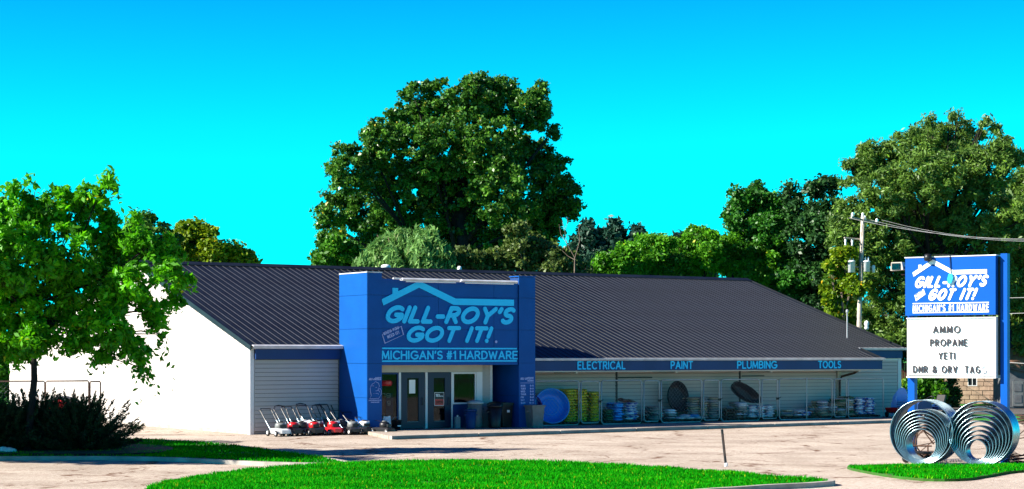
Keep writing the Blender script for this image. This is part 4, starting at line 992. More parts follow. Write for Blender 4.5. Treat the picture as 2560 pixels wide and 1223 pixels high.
def bag(t, s, z, size, mk, label, group, rot=0, tilt=0):
    k = (size, mk, random.randrange(3))
    if k not in _bm: _bm[k] = bag_mesh(*size, M[mk], hash((size[0], k[2])) & 255)
    o = link('bag', _bm[k]); o.location = W(t, s, z); o.rotation_euler = (0, tilt, ANG + rot); return tag(o, label, 'bag', group)
def pallet(t, s, w_, d_, label, z=.12):
    e = Thing('pallet', t, s, z, label, 'pallet', 'pallets under the bags')
    for x in (0, w_ / 2 - .03, w_ - .06): MB().box(x, x + .06, 0, d_, .018, .10).build('stringer', M['wood'], e)
    n = 6
    for k in range(n):
        y = k * (d_ - .1) / (n - 1); link('deck_board', MB().box(0, w_, y, y + .1, .102, .12).mesh('deck_board', M['wood']), e)
    for y in (0, d_ - .1): MB().box(0, w_, y, y + .1, 0, .016).build('deck_board', M['wood'], e)
ORD = ['first', 'second', 'third', 'fourth', 'fifth', 'sixth', 'seventh', 'eighth', 'ninth', 'tenth', 'eleventh', 'twelfth']
COLN = {1: ['only'], 2: ['left', 'right'], 3: ['left', 'middle', 'right'], 4: ['first', 'second', 'third', 'fourth']}
BC = dict(yellow='yellow spotted', bagwhite='white', bagblue='blue', baggreen='green', bagtan='tan', baggrey='grey', bagstripe='blue printed white', bagbrown='brown')
def stack(t0, t1, s0, s1, n, size, mk, label, group, z=.24, jit=.03, mix=None, taper=0):
    w_, d_, h_ = size; nt, ns = max(1, round((t1 - t0) / w_)), max(1, round((s1 - s0) / d_))
    for l in range(n):
        for i in range(nt):
            if taper and l > n - 1 - taper * random.random() * 2: continue
            for j in range(ns):
                if j > 0 and l < n - 2 and nt > 2 and i not in (0, nt - 1): continue     # buried bags
                mm = random.choice(mix) if mix else mk
                cn = COLN[nt][i] + ' column' if nt > 1 else 'single column'
                lb = '%s bag, %s layer up, %s%s, %s' % (BC[mm], ORD[l], cn, ['', ', rear row'][j] if ns < 3 else ['', ', middle row', ', rear row'][j], label)
                bag(t0 + (i + .5) * (t1 - t0) / nt + random.uniform(-jit, jit) * 1.6, s0 + (j + .5) * (s1 - s0) / ns + random.uniform(-jit, jit), z + l * h_ * .92,
                    size, mm, lb, group, random.uniform(-.12, .12) + (math.pi if random.random() < .5 else 0))
pallet(12.72, -1.45, 1.15, 1.2, 'pallet under the left part of the yellow bag stack'); pallet(13.93, -1.5, .5, 1.1, 'narrow pallet under the right part of the yellow bag stack')
stack(12.75, 13.85, -1.4, -.25, 12, (.55, .38, .115), 'yellow', 'stack beside the blue pool', 'yellow bags of the left stack')
stack(13.92, 14.42, -1.45, -.45, 11, (.50, .34, .115), 'yellow', 'stack behind the first gate', 'yellow bags of the narrow stack')
pallet(14.65, -1.45, 1.7, 1.1, 'pallet under the blue, green and white striped bags')
stack(14.62, 15.05, -1.45, -.6, 5, (.43, .42, .10), 'baggreen', 'left of the blue bags', 'green bags')
stack(15.08, 15.55, -1.45, -.6, 7, (.47, .42, .11), 'bagblue', 'left of the printed bags', 'blue bags', jit=.04)
stack(15.62, 16.28, -1.45, -.6, 7, (.62, .42, .11), 'bagstripe', 'right of the blue bags', 'striped bags')
for dt, z, l in ((.0, .98, 'brown bag lying highest on the striped stack'), (.35, .93, 'brown bag slumped on the right of the striped stack')):
    bag(15.65 + dt, -1.1, z, (.5, .4, .13), 'bagbrown', l, None, .3, .2)
for k in range(3): bag(16.55 + .1 * k, -1.0 + .1 * k, .13 + .10 * k, (.55, .4, .12), 'bagbrown', ['lowest', 'middle', 'topmost'][k] + ' brown bag on the walk right of the blue printed stack', 'brown bags on the walk', .2 * k)
pallet(16.85, -1.45, 1.2, 1.1, 'pallet under the grey bags by the second gate')
stack(16.9, 17.55, -1.4, -.6, 6, (.6, .4, .10), 'baggrey', 'behind the second gate', 'grey bags by the second gate', jit=.05)
stack(17.62, 18.25, -1.4, -.6, 4, (.6, .4, .11), 'bagwhite', 'left of the pond liner', 'pale bags left of the pond liner', jit=.06, mix=['bagwhite', 'baggrey'])
pallet(18.3, -1.5, 1.1, 1.0, 'pallet before the upright black pond liner')
for k in range(5): bag(18.35 + .24 * k, -1.35, .25 + (.09 if k in (1, 3) else 0), (.5, .36, .10), 'bagblue' if k == 3 else 'bagwhite', ORD[k] + ' from left of the bags laid flat before the upright pond liner', 'flat bags before the pond liner', .3 * (k % 2))
pallet(19.0, -1.2, 1.6, 1.1, 'pallet under the tall grey bag stack')
stack(19.05, 20.65, -1.15, -.2, 9, (.53, .45, .105), 'baggrey', 'behind the third gate', 'grey bags of the tall stack', mix=['baggrey', 'bagtan', 'baggrey'])
pallet(21.3, -1.45, 2.1, 1.1, 'wide pallet under the white bags by the tilted tub')
for p_ in range(4):
    e_ = None; pallet(20.75, -1.35, .95, 1.0, 'empty pallet in the dark pile left of the white bags, layer %s' % ['lowest', 'second', 'third', 'topmost'][p_], .12 + p_ * .125)
stack(21.35, 22.0, -1.4, -.5, 7, (.6, .42, .10), 'bagwhite', 'under the tilted tub', 'bags under the tilted tub', mix=['bagwhite', 'baggrey'], jit=.05)
stack(22.0, 23.4, -1.4, -.5, 5, (.46, .42, .11), 'bagwhite', 'right of the tilted tub', 'white bags right of the tub', jit=.04)
stack(23.42, 23.85, -1.4, -.5, 3, (.43, .42, .10), 'baggreen', 'behind the fourth gate', 'dark green bags', jit=.04)
pallet(23.9, -1.45, 1.7, 1.1, 'pallet under the low mixed tan bags')
stack(23.95, 25.6, -1.4, -.5, 5, (.52, .42, .105), 'bagtan', 'behind the widest panel', 'mixed low bags', mix=['bagtan', 'bagtan', 'bagwhite', 'bagstripe'], jit=.07, taper=2)
pallet(25.9, -1.45, 2.2, 1.1, 'pallet under the green and tan bag stack')
stack(25.95, 26.95, -1.4, -.5, 7, (.5, .42, .115), 'bagtan', 'left of the last gate', 'tan bags by the last gate', mix=['bagtan', 'baggrey', 'bagwhite'], jit=.05, taper=1)
stack(27.0, 28.0, -1.4, -.5, 9, (.5, .42, .11), 'bagtan', 'right of the last gate', 'tan bags of the tall mixed stack', mix=['bagtan', 'bagtan', 'bagwhite', 'baggreen'], jit=.06, taper=1)
pallet(28.1, -1.45, 1.25, 1.1, 'pallet under the rightmost blue and white bags')
stack(28.12, 29.2, -1.4, -.5, 7, (.54, .42, .115), 'bagstripe', 'of the rightmost stack', 'blue white bags at the right end', mix=['bagstripe', 'bagwhite', 'bagstripe'], jit=.04)

# pools and tubs
def tub(name, label, cat, loc, rr, depth, m, rim, rot, ov=1.0, group=None):
    e = empty(name, loc, 0, label, cat, group); e.rotation_euler = rot; e.scale = (ov, 1, 1)
    MB().lathe([(0, 0), (rr * .55, 0), (rr * .80, .0), (rr * .84, depth * .35), (rr * .90, depth * .4), (rr * .95, depth), (rr * .97, depth), (rr * .93, depth * .35), (rr * .82, -.02), (0, -.02)], 40).build('shell', M[m], e, True)
    MB().lathe([(rr * .95, depth + .001), (rr * 1.0, depth + .03), (rr * 1.04, depth), (rr * 1.0, depth - .02)], 40, None, True).build('rim', M[rim], e, True)
    return e
def leanrot(rz_, tilt):
    return (Matrix.Rotation(rz_, 3, 'Z') @ Matrix.Rotation(R(90 - tilt), 3, 'X')).to_euler()
p = tub('paddling_pool', 'bright blue round paddling pool leaning against the yellow bags', 'paddling pool', W(12.15, -1.15, .82), .68, .24, 'pool', 'poolrim', leanrot(ANG - .35, 14))
MB().lathe([(rr_ * 1.0, .002) for rr_ in (.30, .33)] + [(.33, .02), (.30, .02)], 28, None, True).build('step_ring', M['poolrim'], p, True)
tub('paddling_pool', 'purple paddling pool on edge between the pillar and the blue pool', 'paddling pool', W(11.45, -.75, .72), .58, .22, 'purple', 'purple', leanrot(ANG - .9, 10))
tub('pond_liner', 'black oval pond liner standing upright against the siding', 'pond liner', W(18.75, -.55, 1.12), .62, .22, 'tank', 'tank', leanrot(ANG - .1, 8), .78)
e = tub('stock_tub', 'long black tub lying tilted on top of the white bags', 'tub', W(22.0, -.9, 1.22), .62, .30, 'tank', 'tank', (Matrix.Rotation(ANG, 3, 'Z') @ Matrix.Rotation(R(26), 3, 'Y') @ Matrix.Rotation(R(75), 3, 'X')).to_euler())
e.scale = (1.35, .48, 1)
MB().box(-.05, .05, -.0, .06, -.03, -.021).build('tub_label', M['white'], e)

# bins by the entrance
def bin_(t, s, r_, h_, m, lm, label, dome=True, square=False):
    e = Thing('garbage_bin', t, s, .12, label, 'garbage bin', 'bins by the entrance')
    seg = 4 if square else 20; k = 1.3 if square else 1
    mt = Matrix.Rotation(R(45), 4, 'Z') if square else Matrix()
    MB().lathe([(0, 0), (r_ * .78 * k, 0), (r_ * .8 * k, .04), (r_ * .98 * k, h_), (r_ * .9 * k, h_), (r_ * .7 * k, .1), (0, .1)], seg, mt).build('body', M[m], e, not square)
    MB().lathe([(r_ * .95 * k, h_ - .02), (r_ * 1.08 * k, h_ - .02), (r_ * 1.08 * k, h_ + .04), (r_ * .7 * k, h_ + (.10 if dome else .05)), (0, h_ + (.13 if dome else .05))], seg, mt).build('lid', M[lm], e, not square)
    for a in (0, math.pi): MB().box(-.06, .06, -.03, .03, h_ * .72, h_ * .8).build('handle', M[m], e).location = (math.cos(a) * r_ * 1.0, math.sin(a) * r_, 0)
    return e
bin_(8.35, -1.75, .30, .92, 'grey', 'lidgrey', 'round dark bin with a pale domed lid beside the shop doors')
bin_(8.85, -2.3, .28, .80, 'black', 'black', 'black round bin in front of the pale lidded one')
bin_(9.25, -1.7, .29, .85, 'black', 'black', 'black round bin left of the square labelled bin')
bin_(9.72, -1.6, .27, .88, 'black', 'black', 'square black bin with a white sticker by the right pillar', False, True)
tag(MB().box(0, .12, -.004, 0, 0, .09).build('sticker', M['board']), 'white sticker on the square black bin', 'sticker'); placed(bpy.data.objects['sticker'], 9.66, -1.895, .68, 'small white sticker on the square black bin', 'sticker')
bin_(7.95, -2.05, .22, .66, 'navyband', 'navyband', 'small dark blue bin nearest the right shop door', False)
bin_(10.42, -2.62, .30, .80, 'grey', 'grey', 'square grey bin in front of the right entrance pillar', False, True)
wb = Thing('wiper_fluid_jug', 7.72, -1.5, .12, 'pale blue jug standing at the foot of the right door frame', 'jug')
MB().box(-.09, .09, -.06, .06, 0, .42).build('body', M['lidgrey'], wb); MB().lathe([(.03, .42), (.03, .48), (0, .48)], 10).build('cap', M['white'], wb)
bk = Thing('bucket', 5.05, -1.62, .12, 'small black bucket with white print left of the shop doors', 'bucket')
MB().lathe([(0, 0), (.15, 0), (.19, .34), (.21, .36), (.17, .36), (.13, .03), (0, .03)], 18).build('body', M['black'], bk, True); MB().tube([(-.19, 0, .34), (-.1, 0, .46), (.1, 0, .46), (.19, 0, .34)], .008, 5).build('handle', M['silver'], bk); MB().box(-.07, .07, -.195, -.175, .12, .17).build('print', M['board'], bk)
bg_ = Thing('salt_bag', 4.65, -1.55, .12, 'grey white bag propped inside the left pillar', 'bag'); 
link('film', bag_mesh(.34, .5, .14, M['bagwhite'], 3), bg_, (0, 0, .25)).rotation_euler = (R(80), 0, 0); MB().box(-.08, .08, -.075, -.06, .15, .3).build('print', M['bagblue'], bg_)

# ------------------------------------------------------------------ lawn mowers
def mower(label, deck, eng, hstyle, loc, rz_, hc='black', bagm=None, hh=1.0):
    e = empty('lawn_mower', loc, rz_, label, 'lawn mower', 'push mowers in a row before the siding')
    # local: front = -y, handle rises to +y
    pl = [(-.24, -.36), (-.12, -.44), (.12, -.44), (.24, -.36), (.26, .10), (.20, .30), (-.20, .30), (-.26, .10)]
    pin = [(x * .82, y * .82) for x, y in pl]
    n = len(pl); MB().add([(x, y, .10) for x, y in pl] + [(x, y, .21) for x, y in pl] + [(x, y, .26) for x, y in pin],
        [tuple(range(n))[::-1]] + [(i, (i + 1) % n, n + (i + 1) % n, n + i) for i in range(n)] + [(n + i, n + (i + 1) % n, 2 * n + (i + 1) % n, 2 * n + i) for i in range(n)] + [tuple(range(2 * n, 3 * n))]).build('deck', M[deck], e)
    g = MB().lathe([(.17, .262), (.19, .30), (.18, .40), (.13, .45), (0, .46)], 16, Matrix.Translation((0, -.08, 0))).build('engine', M[eng], e, True)
    MB().box(-.11, .11, -.28, -.16, .28, .38).build('air_filter', M['black'], g)
    MB().lathe([(0, .46), (.09, .461), (.09, .49), (0, .50)], 12, Matrix.Translation((0, -.08, 0))).build('starter_cover', M['black' if eng != 'black' else 'grey'], g, True)
    MB().lathe([(0, .40), (.03, .40), (.035, .45), (0, .455)], 8, Matrix.Translation((.14, -.14, 0))).build('fuel_cap', M['white'], g, True)
    for sx in (-1, 1):
        for y, rr in ((-.33, .10), (.26, .115)):
            wl = MB().lathe([(rr * .55, -.03), (rr * .9, -.03), (rr, -.02), (rr, .02), (rr * .9, .03), (rr * .55, .03)], 16, Matrix.Translation((sx * .29, y, rr)) @ Matrix.Rotation(R(90), 4, 'Y')).build('wheel', M['black'], e, True)
            MB().lathe([(0, -.032), (rr * .56, -.025), (rr * .56, .025), (0, .032)], 12, Matrix.Translation((sx * .29, y, rr)) @ Matrix.Rotation(R(90), 4, 'Y')).build('rim', M['white'], wl, True)
    b0, b1, mid = (.20, .26, .22), (.20, 1.05, .95 * hh), (.20, .62, .55 * hh)
    for sx in (-1, 1): MB().tube([(sx * .20, .26, .22), (sx * .20, .62, .56 * hh)], .013, 6).build('lower_handle', M['steelbar'], e)
    if hstyle == 'square': pts = [(-.20, .62, .56 * hh), (-.21, 1.0, .92 * hh), (-.18, 1.05, .98 * hh), (.18, 1.05, .98 * hh), (.21, 1.0, .92 * hh), (.20, .62, .56 * hh)]
    else: pts = [(-.20, .62, .56 * hh), (-.23, .95, .88 * hh), (-.16, 1.04, .98 * hh), (0, 1.07, 1.01 * hh), (.16, 1.04, .98 * hh), (.23, .95, .88 * hh), (.20, .62, .56 * hh)]
    MB().tube(pts, .016, 6).build('upper_handle', M[hc], e)
    MB().tube([(-.17, 1.0, .90 * hh), (-.16, .94, .98 * hh), (.16, .94, .98 * hh), (.17, 1.0, .90 * hh)], .007, 5).build('control_bar', M['black'], e)
    MB().tube([(.1, -.02, .44), (.14, .4, .5), (.20, .75, .70 * hh)], .007, 4).build('cable', M['black'], e)
    if bagm:
        MB().add([(-.17, .28, .20), (.17, .28, .20), (.17, .75, .16), (-.17, .75, .16), (-.15, .28, .40), (.15, .28, .40), (.15, .72, .50), (-.15, .72, .50)],
                 [(3, 2, 1, 0), (4, 5, 6, 7), (0, 1, 5, 4), (1, 2, 6, 5), (2, 3, 7, 6), (3, 0, 4, 7)]).build('grass_bag', M[bagm], e)
    return e
mw = [(.28, -1.75, 'mwhite', 'grey', 'square', .90, None, 'pale grey decked mower at the left end of the row'), (.80, -1.7, 'black', 'red', 'round', .98, None, 'red engined mower second from the shop corner'),
      (1.22, -1.5, 'black', 'black', 'square', .95, 'black', 'black mower with a square handle right of the first red one'), (1.58, -1.8, 'black', 'red', 'square', .98, 'mwhite', 'red mower with a pale grass bag in the row'),
      (1.98, -1.25, 'black', 'grey', 'round', 1.02, 'black', 'black mower with a grey engine cover in the middle'), (2.36, -1.7, 'red', 'red', 'round', .98, None, 'all red mower right of the middle'),
      (2.70, -1.2, 'black', 'mwhite', 'square', 1.0, 'black', 'black mower with a pale engine and square handle'), (3.06, -1.0, 'black', 'black', 'round', 1.14, 'black', 'black mower with the highest rounded handle'),
      (3.02, -1.95, 'black', 'grey', 'square', .80, None, 'low handled black mower nearest the blue pillar base'), (3.45, -2.0, 'black', 'mwhite', 'square', .74, None, 'black mower with a pale engine top before the blue pillar')]
for t, s, dk, en, hs_, hh, bgm, lab in mw:
    mower(lab, dk, en, hs_, W(t, s, 0), ANG + random.uniform(-.12, .12), 'black', bgm, hh).scale = (1.06, 1.06, 1.06)
mower('black mower half in front of the lit blue pillar side', 'black', 'black', 'square', W(3.95, -2.55, 0) , ANG + .5, 'black', None, .62)

# ------------------------------------------------------------------ chairs, wagon and cart at the right end
for k in range(4):
    e = Thing('garden_chair', 30.95 + .02 * k, -.9 - .07 * k, .12 + .09 * k, ['lowest', 'second', 'third', 'topmost'][k] + ' of the stacked skylight tinted white resin garden chairs', 'chair', 'stacked garden chairs', -.75)
    bk_ = [(-.20, .46), (-.24, .75), (-.19, .98), (-.08, 1.08), (.08, 1.08), (.19, .98), (.24, .75), (.20, .46)]
    MB().prism(bk_, 'y', .20, .225).build('backrest', M['chair'], e).rotation_euler = (R(-14), 0, 0)
    MB().add([(-.25, -.22, .40), (.25, -.22, .40), (.22, .24, .37), (-.22, .24, .37), (-.25, -.22, .425), (.25, -.22, .425), (.22, .24, .395), (-.22, .24, .395)], [(3, 2, 1, 0), (4, 5, 6, 7), (0, 1, 5, 4), (1, 2, 6, 5), (2, 3, 7, 6), (3, 0, 4, 7)]).build('seat', M['chair'], e)
    for sx in (-1, 1):
        MB().box(sx * .27 - .035, sx * .27 + .035, -.22, .22, .60, .62).build('armrest', M['chair'], e)
        for y in (-.21, .21): MB().tube([(sx * .27, y, .6), (sx * .29, y * 1.15, 0)], .024, 5).build('leg', M['chair'], e)
wg = Thing('garden_wagon', 30.2, -1.6, .12, 'small red garden wagon at the right end of the walk', 'wagon')
MB().add([(-.28, -.35, .22), (.28, -.35, .22), (.28, .35, .22), (-.28, .35, .22), (-.33, -.42, .42), (.33, -.42, .42), (.33, .42, .42), (-.33, .42, .42)], [(3, 2, 1, 0), (0, 1, 5, 4), (1, 2, 6, 5), (2, 3, 7, 6), (3, 0, 4, 7)]).build('tray', M['red'], wg)
for sx in (-1, 1):
    for y in (-.28, .28): MB().lathe([(0, -.03), (.11, -.03), (.13, 0), (.11, .03), (0, .03)], 14, Matrix.Translation((sx * .33, y, .13)) @ Matrix.Rotation(R(90), 4, 'Y')).build('wheel', M['black'], wg, True)
MB().tube([(0, -.4, .2), (-.1, -.75, .5), (-.12, -.8, .62)], .014, 6).build('handle', M['black'], wg)
MB().box(-.28, .28, -.36, .36, .19, .215).build('chassis', M['black'], wg)
# dark blue lawn tractor seen through the left ring nest
tr = empty('lawn_tractor', Vector((17.9, 80.5, 0)), R(35), 'dark blue lawn tractor parked behind the left ring nest', 'tractor')
MB().prism([(-.95, .35), (-.95, .72), (-.80, .86), (-.15, .90), (-.05, .55), (.3, .50), (.3, .35)], 'y', -.26, .26).build('hood', M['navyband'], tr)
MB().prism([(.15, .50), (.95, .50), (.95, .66), (.8, .72), (.15, .60)], 'y', -.42, .42).build('fender', M['navyband'], tr)
MB().prism([(.35, .73), (.78, .73), (.88, 1.10), (.80, 1.12), (.70, .83), (.35, .81)], 'y', -.22, .22).build('seat', M['black'], tr)
MB().lathe([(.15, -.015), (.18, -.015), (.18, .015), (.15, .015)], 18, Matrix.Translation((.1, 0, .98)) @ Matrix.Rotation(R(-30), 4, 'Y'), True).build('steering_wheel', M['black'], tr, True)
for x, rr in ((-.65, .19), (.62, .26)):
    for y in (-.42, .42):
        wl = MB().lathe([(rr * .5, -.09), (rr * .9, -.09), (rr, -.05), (rr, .05), (rr * .9, .09), (rr * .5, .09)], 18, Matrix.Translation((x, y, rr)) @ Matrix.Rotation(R(90), 4, 'X')).build('wheel', M['black'], tr, True)
        MB().lathe([(0, -.05), (rr * .52, -.06), (rr * .52, .06), (0, .05)], 14, Matrix.Translation((x, y, rr)) @ Matrix.Rotation(R(90), 4, 'X')).build('rim', M['bagwhite'], wl, True)
MB().box(-.3, .5, -.5, .5, .12, .30).build('mower_deck', M['navyband'], tr)

# ------------------------------------------------------------------ pipe rail and red tractor by the gable
def rail_panel(x0, x1, D, ztop, label, gate=False):
    a = gp(x0, D); b = gp(x1, D + .6); w_ = (b - a).length; e = empty('pipe_fence', a, math.atan2(b.y - a.y, b.x - a.x), label, 'fence panel', 'pipe panels before the white gable')
    MB().tube([(0, 0, 0), (0, 0, ztop - .04), (.04, 0, ztop), (w_ - .04, 0, ztop), (w_, 0, ztop - .04), (w_, 0, 0)], .028, 6).build('frame', M['rust'], e, True)
    MB().tube([(0, 0, .12), (w_, 0, .12)], .022, 6).build('bottom_rail', M['rust'], e)
    m = chain(w_, ztop - .15, .12).build('wire_mesh', M['silver'], e); m['kind'] = 'stuff'
    return e
rail_panel(-120, 112, 64, 1.93, 'long brown pipe fence panel behind the street tree trunk'); rail_panel(114, 222, 64.6, 1.93, 'brown pipe fence panel right of the street tree trunk'); rail_panel(225, 251, 65.3, 1.90, 'narrow brown pipe gate at the right end of the pipe fence')
rc = empty('ride_on_mower', Vector((-16.0, 66.3, -.0)), R(160), 'red and black ride-on mower behind the junipers', 'ride-on mower')
MB().prism([(-.6, .35), (-.75, .8), (-.55, 1.15), (-.1, 1.28), (.3, 1.10), (.4, .6), (.4, .35)], 'y', -.32, .32).build('hood', M['red'], rc)
MB().prism([(-.1, 1.285), (.3, 1.105), (.62, .95), (.66, 1.0), (.36, 1.20), (-.1, 1.38), (-.5, 1.30), (-.5, 1.20)], 'y', -.34, .34).build('cover', M['black'], rc)
MB().prism([(.6, .5), (1.2, .5), (1.35, 1.15), (1.25, 1.17), (1.1, .65), (.6, .62)], 'y', -.26, .26).build('seat', M['black'], rc)
for x, rr in ((-.55, .25), (.85, .34)):
    for y in (-.45, .45): MB().lathe([(0, -.1), (rr * .9, -.1), (rr, -.05), (rr, .05), (rr * .9, .1), (0, .1)], 18, Matrix.Translation((x, y, rr)) @ Matrix.Rotation(R(90), 4, 'X')).build('wheel', M['black'], rc, True)

# ------------------------------------------------------------------ pylon sign
SB = Vector((10.79, 50.5, 0)); SR = math.atan2(-.56, .83)
py_ = empty('pylon_sign', SB, SR, "blue two post roadside sign with GILL-ROY'S panel above a white reader board", 'sign')
def post(x, w_, z1, d0=-.09, d1=.11): MB().box(x - w_ / 2, x + w_ / 2, d0, d1, 0, z1).build('post', M['postblue'], py_)
post(.0, .19, 5.40); post(2.56, .18, 5.48)
MB().box(2.41, 2.455, -.10, .0, 2.3, 5.40).build('side_strip', M['black'], py_)
cb = MB().box(-.09, 2.40, -.27, .10, 3.88, 5.42).build('logo_cabinet', M['signblue'], py_)
MB().box(-.11, 2.42, -.285, .12, 5.422, 5.45).build('cabinet_cap', M['gutter'], py_)
rb = MB().box(-.05, 2.38, -.24, .08, 2.26, 3.79).build('reader_board', M['board'], py_)
for a in ((-.06, 2.39, 3.792, 3.82), (-.06, 2.39, 2.215, 2.256)): MB().box(a[0], a[1], -.275, .09, a[2], a[3]).build('board_trim', M['trim'], rb)
MB().box(2.382, 2.41, -.275, .09, 2.215, 3.82).build('board_trim', M['trim'], rb)
for z in (2.62, 3.0, 3.38): MB().box(-.03, 2.36, -.243, -.241, z - .045, z - .038).build('letter_track', M['trim'], rb)
MB().box(-.02, 2.35, -.262, -.245, 2.268, 2.285).build('letter_track', M['black'], rb)
yf = -.272
# the logo, built of the same pieces as on the shop front
def lx(t): return .12 + (t - 4.16) / 5.82 * 2.10
def lz(z): return 3.95 + (z - 2.60) / 2.93 * 1.42
MB().prism([(lx(a), lz(b)) for a, b in hp], 'y', yf - .012, yf).build('roof_outline', M['white'], cb)
write("GILL-ROY'S", lx(4.25), lx(10.05), lz(3.97), lz(4.62) - lz(3.97), yf, M['white'], cb, .115, .34, .09, .3, .012)
write("GOT IT!", lx(5.30), lx(9.2), lz(3.26), lz(3.92) - lz(3.26), yf, M['white'], cb, .115, .34, .09, .5, .012)
write("MICHIGAN'S #1 HARDWARE", lx(4.17), lx(10.0), lz(2.66), lz(3.04) - lz(2.66), yf, M['white'], cb, .075, 0, .11, .34, .012)
for z in (3.09, 2.585): MB().box(lx(4.17), lx(10), yf - .012, yf, lz(z), lz(z) + .025).build('rule_line', M['white'], cb)
stq = [(lx(4.30), lz(3.60)), (lx(5.02), lz(3.92)), (lx(5.16), lz(3.62)), (lx(4.42), lz(3.25))]
MB().prism(stq, 'y', yf - .008, yf).build('stamp', M['white'], cb)
an2 = -math.atan2(stq[1][1] - stq[0][1], stq[1][0] - stq[0][0])
write('WHEN YOU', stq[0][0] + .03, stq[1][0] + .0, stq[0][1] - .035, .055, yf - .009, M['signblue'], cb, .1, 0, .12, .35, .003, joined='stamp_lettering', rot=an2, res=12)
write('NEED IT!', stq[0][0] + .06, stq[1][0] + .0, stq[0][1] - .105, .055, yf - .009, M['signblue'], cb, .1, 0, .12, .35, .003, joined='stamp_lettering', rot=an2, res=12)
for txt, x0, x1, z in (('AMMO', .68, 1.44, 3.40), ('PROPANE', .60, 1.64, 3.05), ('YETI', .83, 1.30, 2.70), ('DNR', .12, .54, 2.34), ('&', .66, .80, 2.34), ('ORV', .92, 1.36, 2.34), ('TAG', 1.56, 1.98, 2.34)):
    write(txt, x0, x1, z, .20, -.262, M['letterk'], rb, .085, 0, .16, .3, .006, res=22)
    MB
write('S', 2.02, 2.15, 2.34, .20, -.262, M['letterg'], rb, .06, 0, .1, .3, .006)
# lamps clamped to the top of the sign
fl = MB().prism([(-.55, 5.10), (-.52, 5.33), (-.22, 5.33), (-.18, 5.12)], 'y', -.20, .02).build('floodlight', M['lamp'], py_)
MB().box(-.50, -.26, -.225, -.203, 5.13, 5.30).build('lens', M['glass'], fl); MB().tube([(-.2, -.05, 5.18), (-.05, -.05, 5.18)], .03, 6).build('bracket', M['black'], fl)
MB().tube([(-.3, -.05, 5.0), (-.1, -.04, 5.0)], .02, 5).build('bracket', M['rust'], fl)
f2 = MB().lathe([(0, -.10), (.09, -.09), (.11, .0), (.08, .09), (0, .10)], 14, Matrix.Translation((.58, -.36, 5.42))).build('floodlight', M['black'], py_, True)
MB().tube([(.58, -.36, 5.47), (.9, -.2, 5.50), (1.3, -.1, 5.47)], .012, 5).build('cable', M['black'], f2)
dr = MB().tube([(1.17, -.29, 5.46), (1.18, -.30, 5.2), (1.20, -.30, 4.98)], .012, 5).build('hanging_cable', M['black'], py_)
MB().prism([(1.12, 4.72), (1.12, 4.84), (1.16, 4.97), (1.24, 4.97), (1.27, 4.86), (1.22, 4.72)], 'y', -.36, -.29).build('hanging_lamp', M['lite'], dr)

# ------------------------------------------------------------------ nested galvanised rings
def ring_mesh(r_, wd, ribs=4):
    pr = []; n = ribs * 6
    for k in range(n + 1):
        h = wd * k / n; pr.append((r_ + .010 * math.cos(2 * math.pi * k / 6) * (1 if 0 < k < n else .3), h))
    bead0 = [(r_ + .012, -.012), (r_ - .012, -.012)]
    inner = [(a - .006, h) for a, h in pr][::-1]
    return MB().lathe(pr + inner + [(r_ - .012, -.008), (r_, -.016), (r_ + .012, -.008)], 72, Matrix.Rotation(R(-90), 4, 'X'), True).mesh('ring', M['galv'], True)
def nest(x, Y, radii, rz_, side, dx, dy, zb=.06):
    names = ['outermost', 'second largest', 'third largest', 'fourth largest', 'fifth largest', 'sixth largest', 'seventh largest', 'eighth largest', 'ninth largest', 'tenth largest']
    n = len(radii)
    for i, r_ in enumerate(radii):
        nm = 'smallest' if i == n - 1 else names[i]
        o = link('steel_ring', ring_mesh(r_, (.78 if i else .86) * (1 - .035 * i), 5)); sc_ = (radii[0] - r_)
        o.location = Vector((x + dx * sc_, Y + dy * sc_ + .012 * i, zb + r_ + .014 * i)); o.rotation_euler = (0, R(2 * i), rz_)
        tag(o, '%s corrugated galvanised steel ring of the %s nest' % (nm, side), 'steel ring', 'rings of the %s nest' % side)
nest(at(2299, 0, 47.6).x, 47.4, (.81, .68, .63, .58, .53, .485, .44, .395), R(-29), 'left', .02, .03)
nest(at(2449, 0, 46.9).x, 46.8, (.80, .725, .66, .59, .525, .455, .39, .325, .265), R(-26), 'right', -.16, .03)
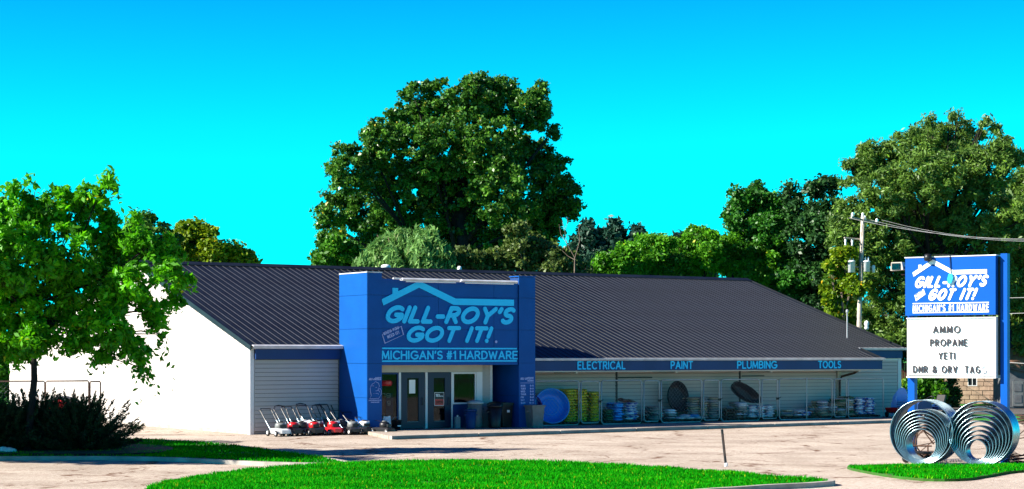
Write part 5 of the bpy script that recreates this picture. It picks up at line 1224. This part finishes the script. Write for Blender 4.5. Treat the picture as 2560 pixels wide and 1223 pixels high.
# dark frame and wire rolls behind the rings
cf = empty('cart_frame', Vector((10.52, 49.0, .0)), R(-20), 'dark wheeled steel frame seen through the left rings', 'cart')
for p_ in ([(-.3, 0, .25), (.45, 0, .25)], [(-.3, 0, .45), (.45, 0, .45)], [(-.05, 0, .45), (.12, 0, 1.0), (.5, 0, .5)], [(.1, 0, .95), (.55, .1, .62)], [(-.2, 0, .05), (-.2, 0, .45)], [(.35, 0, .05), (.35, 0, .45)], [(.02, 0, .45), (.12, 0, 1.0)]):
    MB().tube(p_, .022, 5).build('bar', M['rust'], cf)
for x in (-.2, .35): MB().lathe([(0, -.03), (.09, -.03), (.11, 0), (.09, .03), (0, .03)], 14, Matrix.Translation((x, -.06, .11)) @ Matrix.Rotation(R(90), 4, 'X')).build('wheel', M['black'], cf, True)
MB().box(-.3, .45, -.2, .3, .26, .30).build('tray', M['black'], cf)
def wire_roll(loc, rr, ln, rz_, label):
    e = empty('wire_roll', loc, rz_, label, 'wire roll', 'dark wire fence rolls behind the rings')
    for q in range(3):
        mb = MB(); r2 = rr * (1 - .13 * q)
        for k in range(9):
            h = ln * k / 8; mb.tube([(r2 * math.cos(a), h, rr + r2 * math.sin(a)) for a in np.linspace(0, 2 * math.pi, 25)], .007, 4, False)
        for k in range(20):
            a = 2 * math.pi * (k + .3 * q) / 20; mb.tube([(r2 * math.cos(a), 0, rr + r2 * math.sin(a)), (r2 * math.cos(a), ln, rr + r2 * math.sin(a))], .006, 4, False)
        mb.build('mesh_layer', M['rust'], e)
    for k in range(6):
        a = k * math.pi / 6 + .2
        MB().tube([(rr * math.cos(a), .02, rr + rr * math.sin(a)), (-rr * math.cos(a), .02, rr - rr * math.sin(a))], .012, 4).build('brace_bar', M['rust'], e) if k < 2 else None
    return e
wire_roll(Vector((12.95, 48.4, .02)), .62, 1.1, R(-30), 'brown wire fence roll at the right edge behind the right ring nest')
wire_roll(Vector((11.0, 49.3, .02)), .48, 1.0, R(-12), 'brown wire fence roll in the gap between the ring nests')

# leaning marker stake on the lawn
b0 = gp(1815, 46.2); st_ = empty('marker_stake', b0 + Vector((0, 0, .07)), 0, 'thin dark leaning marker stake with a white foot on the lawn edge', 'stake')
MB().tube([(0, 0, 0), (-.10, 0, .92)], .034, 6).build('pole', M['black'], st_)
MB().tube([(-.02, -.036, .25), (-.085, -.036, .8)], .007, 4).build('reflector', M['rust'], st_)
MB().lathe([(.035, 0), (.045, .02), (.04, .08), (.03, .10), (0, .10)], 10, Matrix.Translation((.0, 0, .0))).build('foot', M['white'], st_, True)
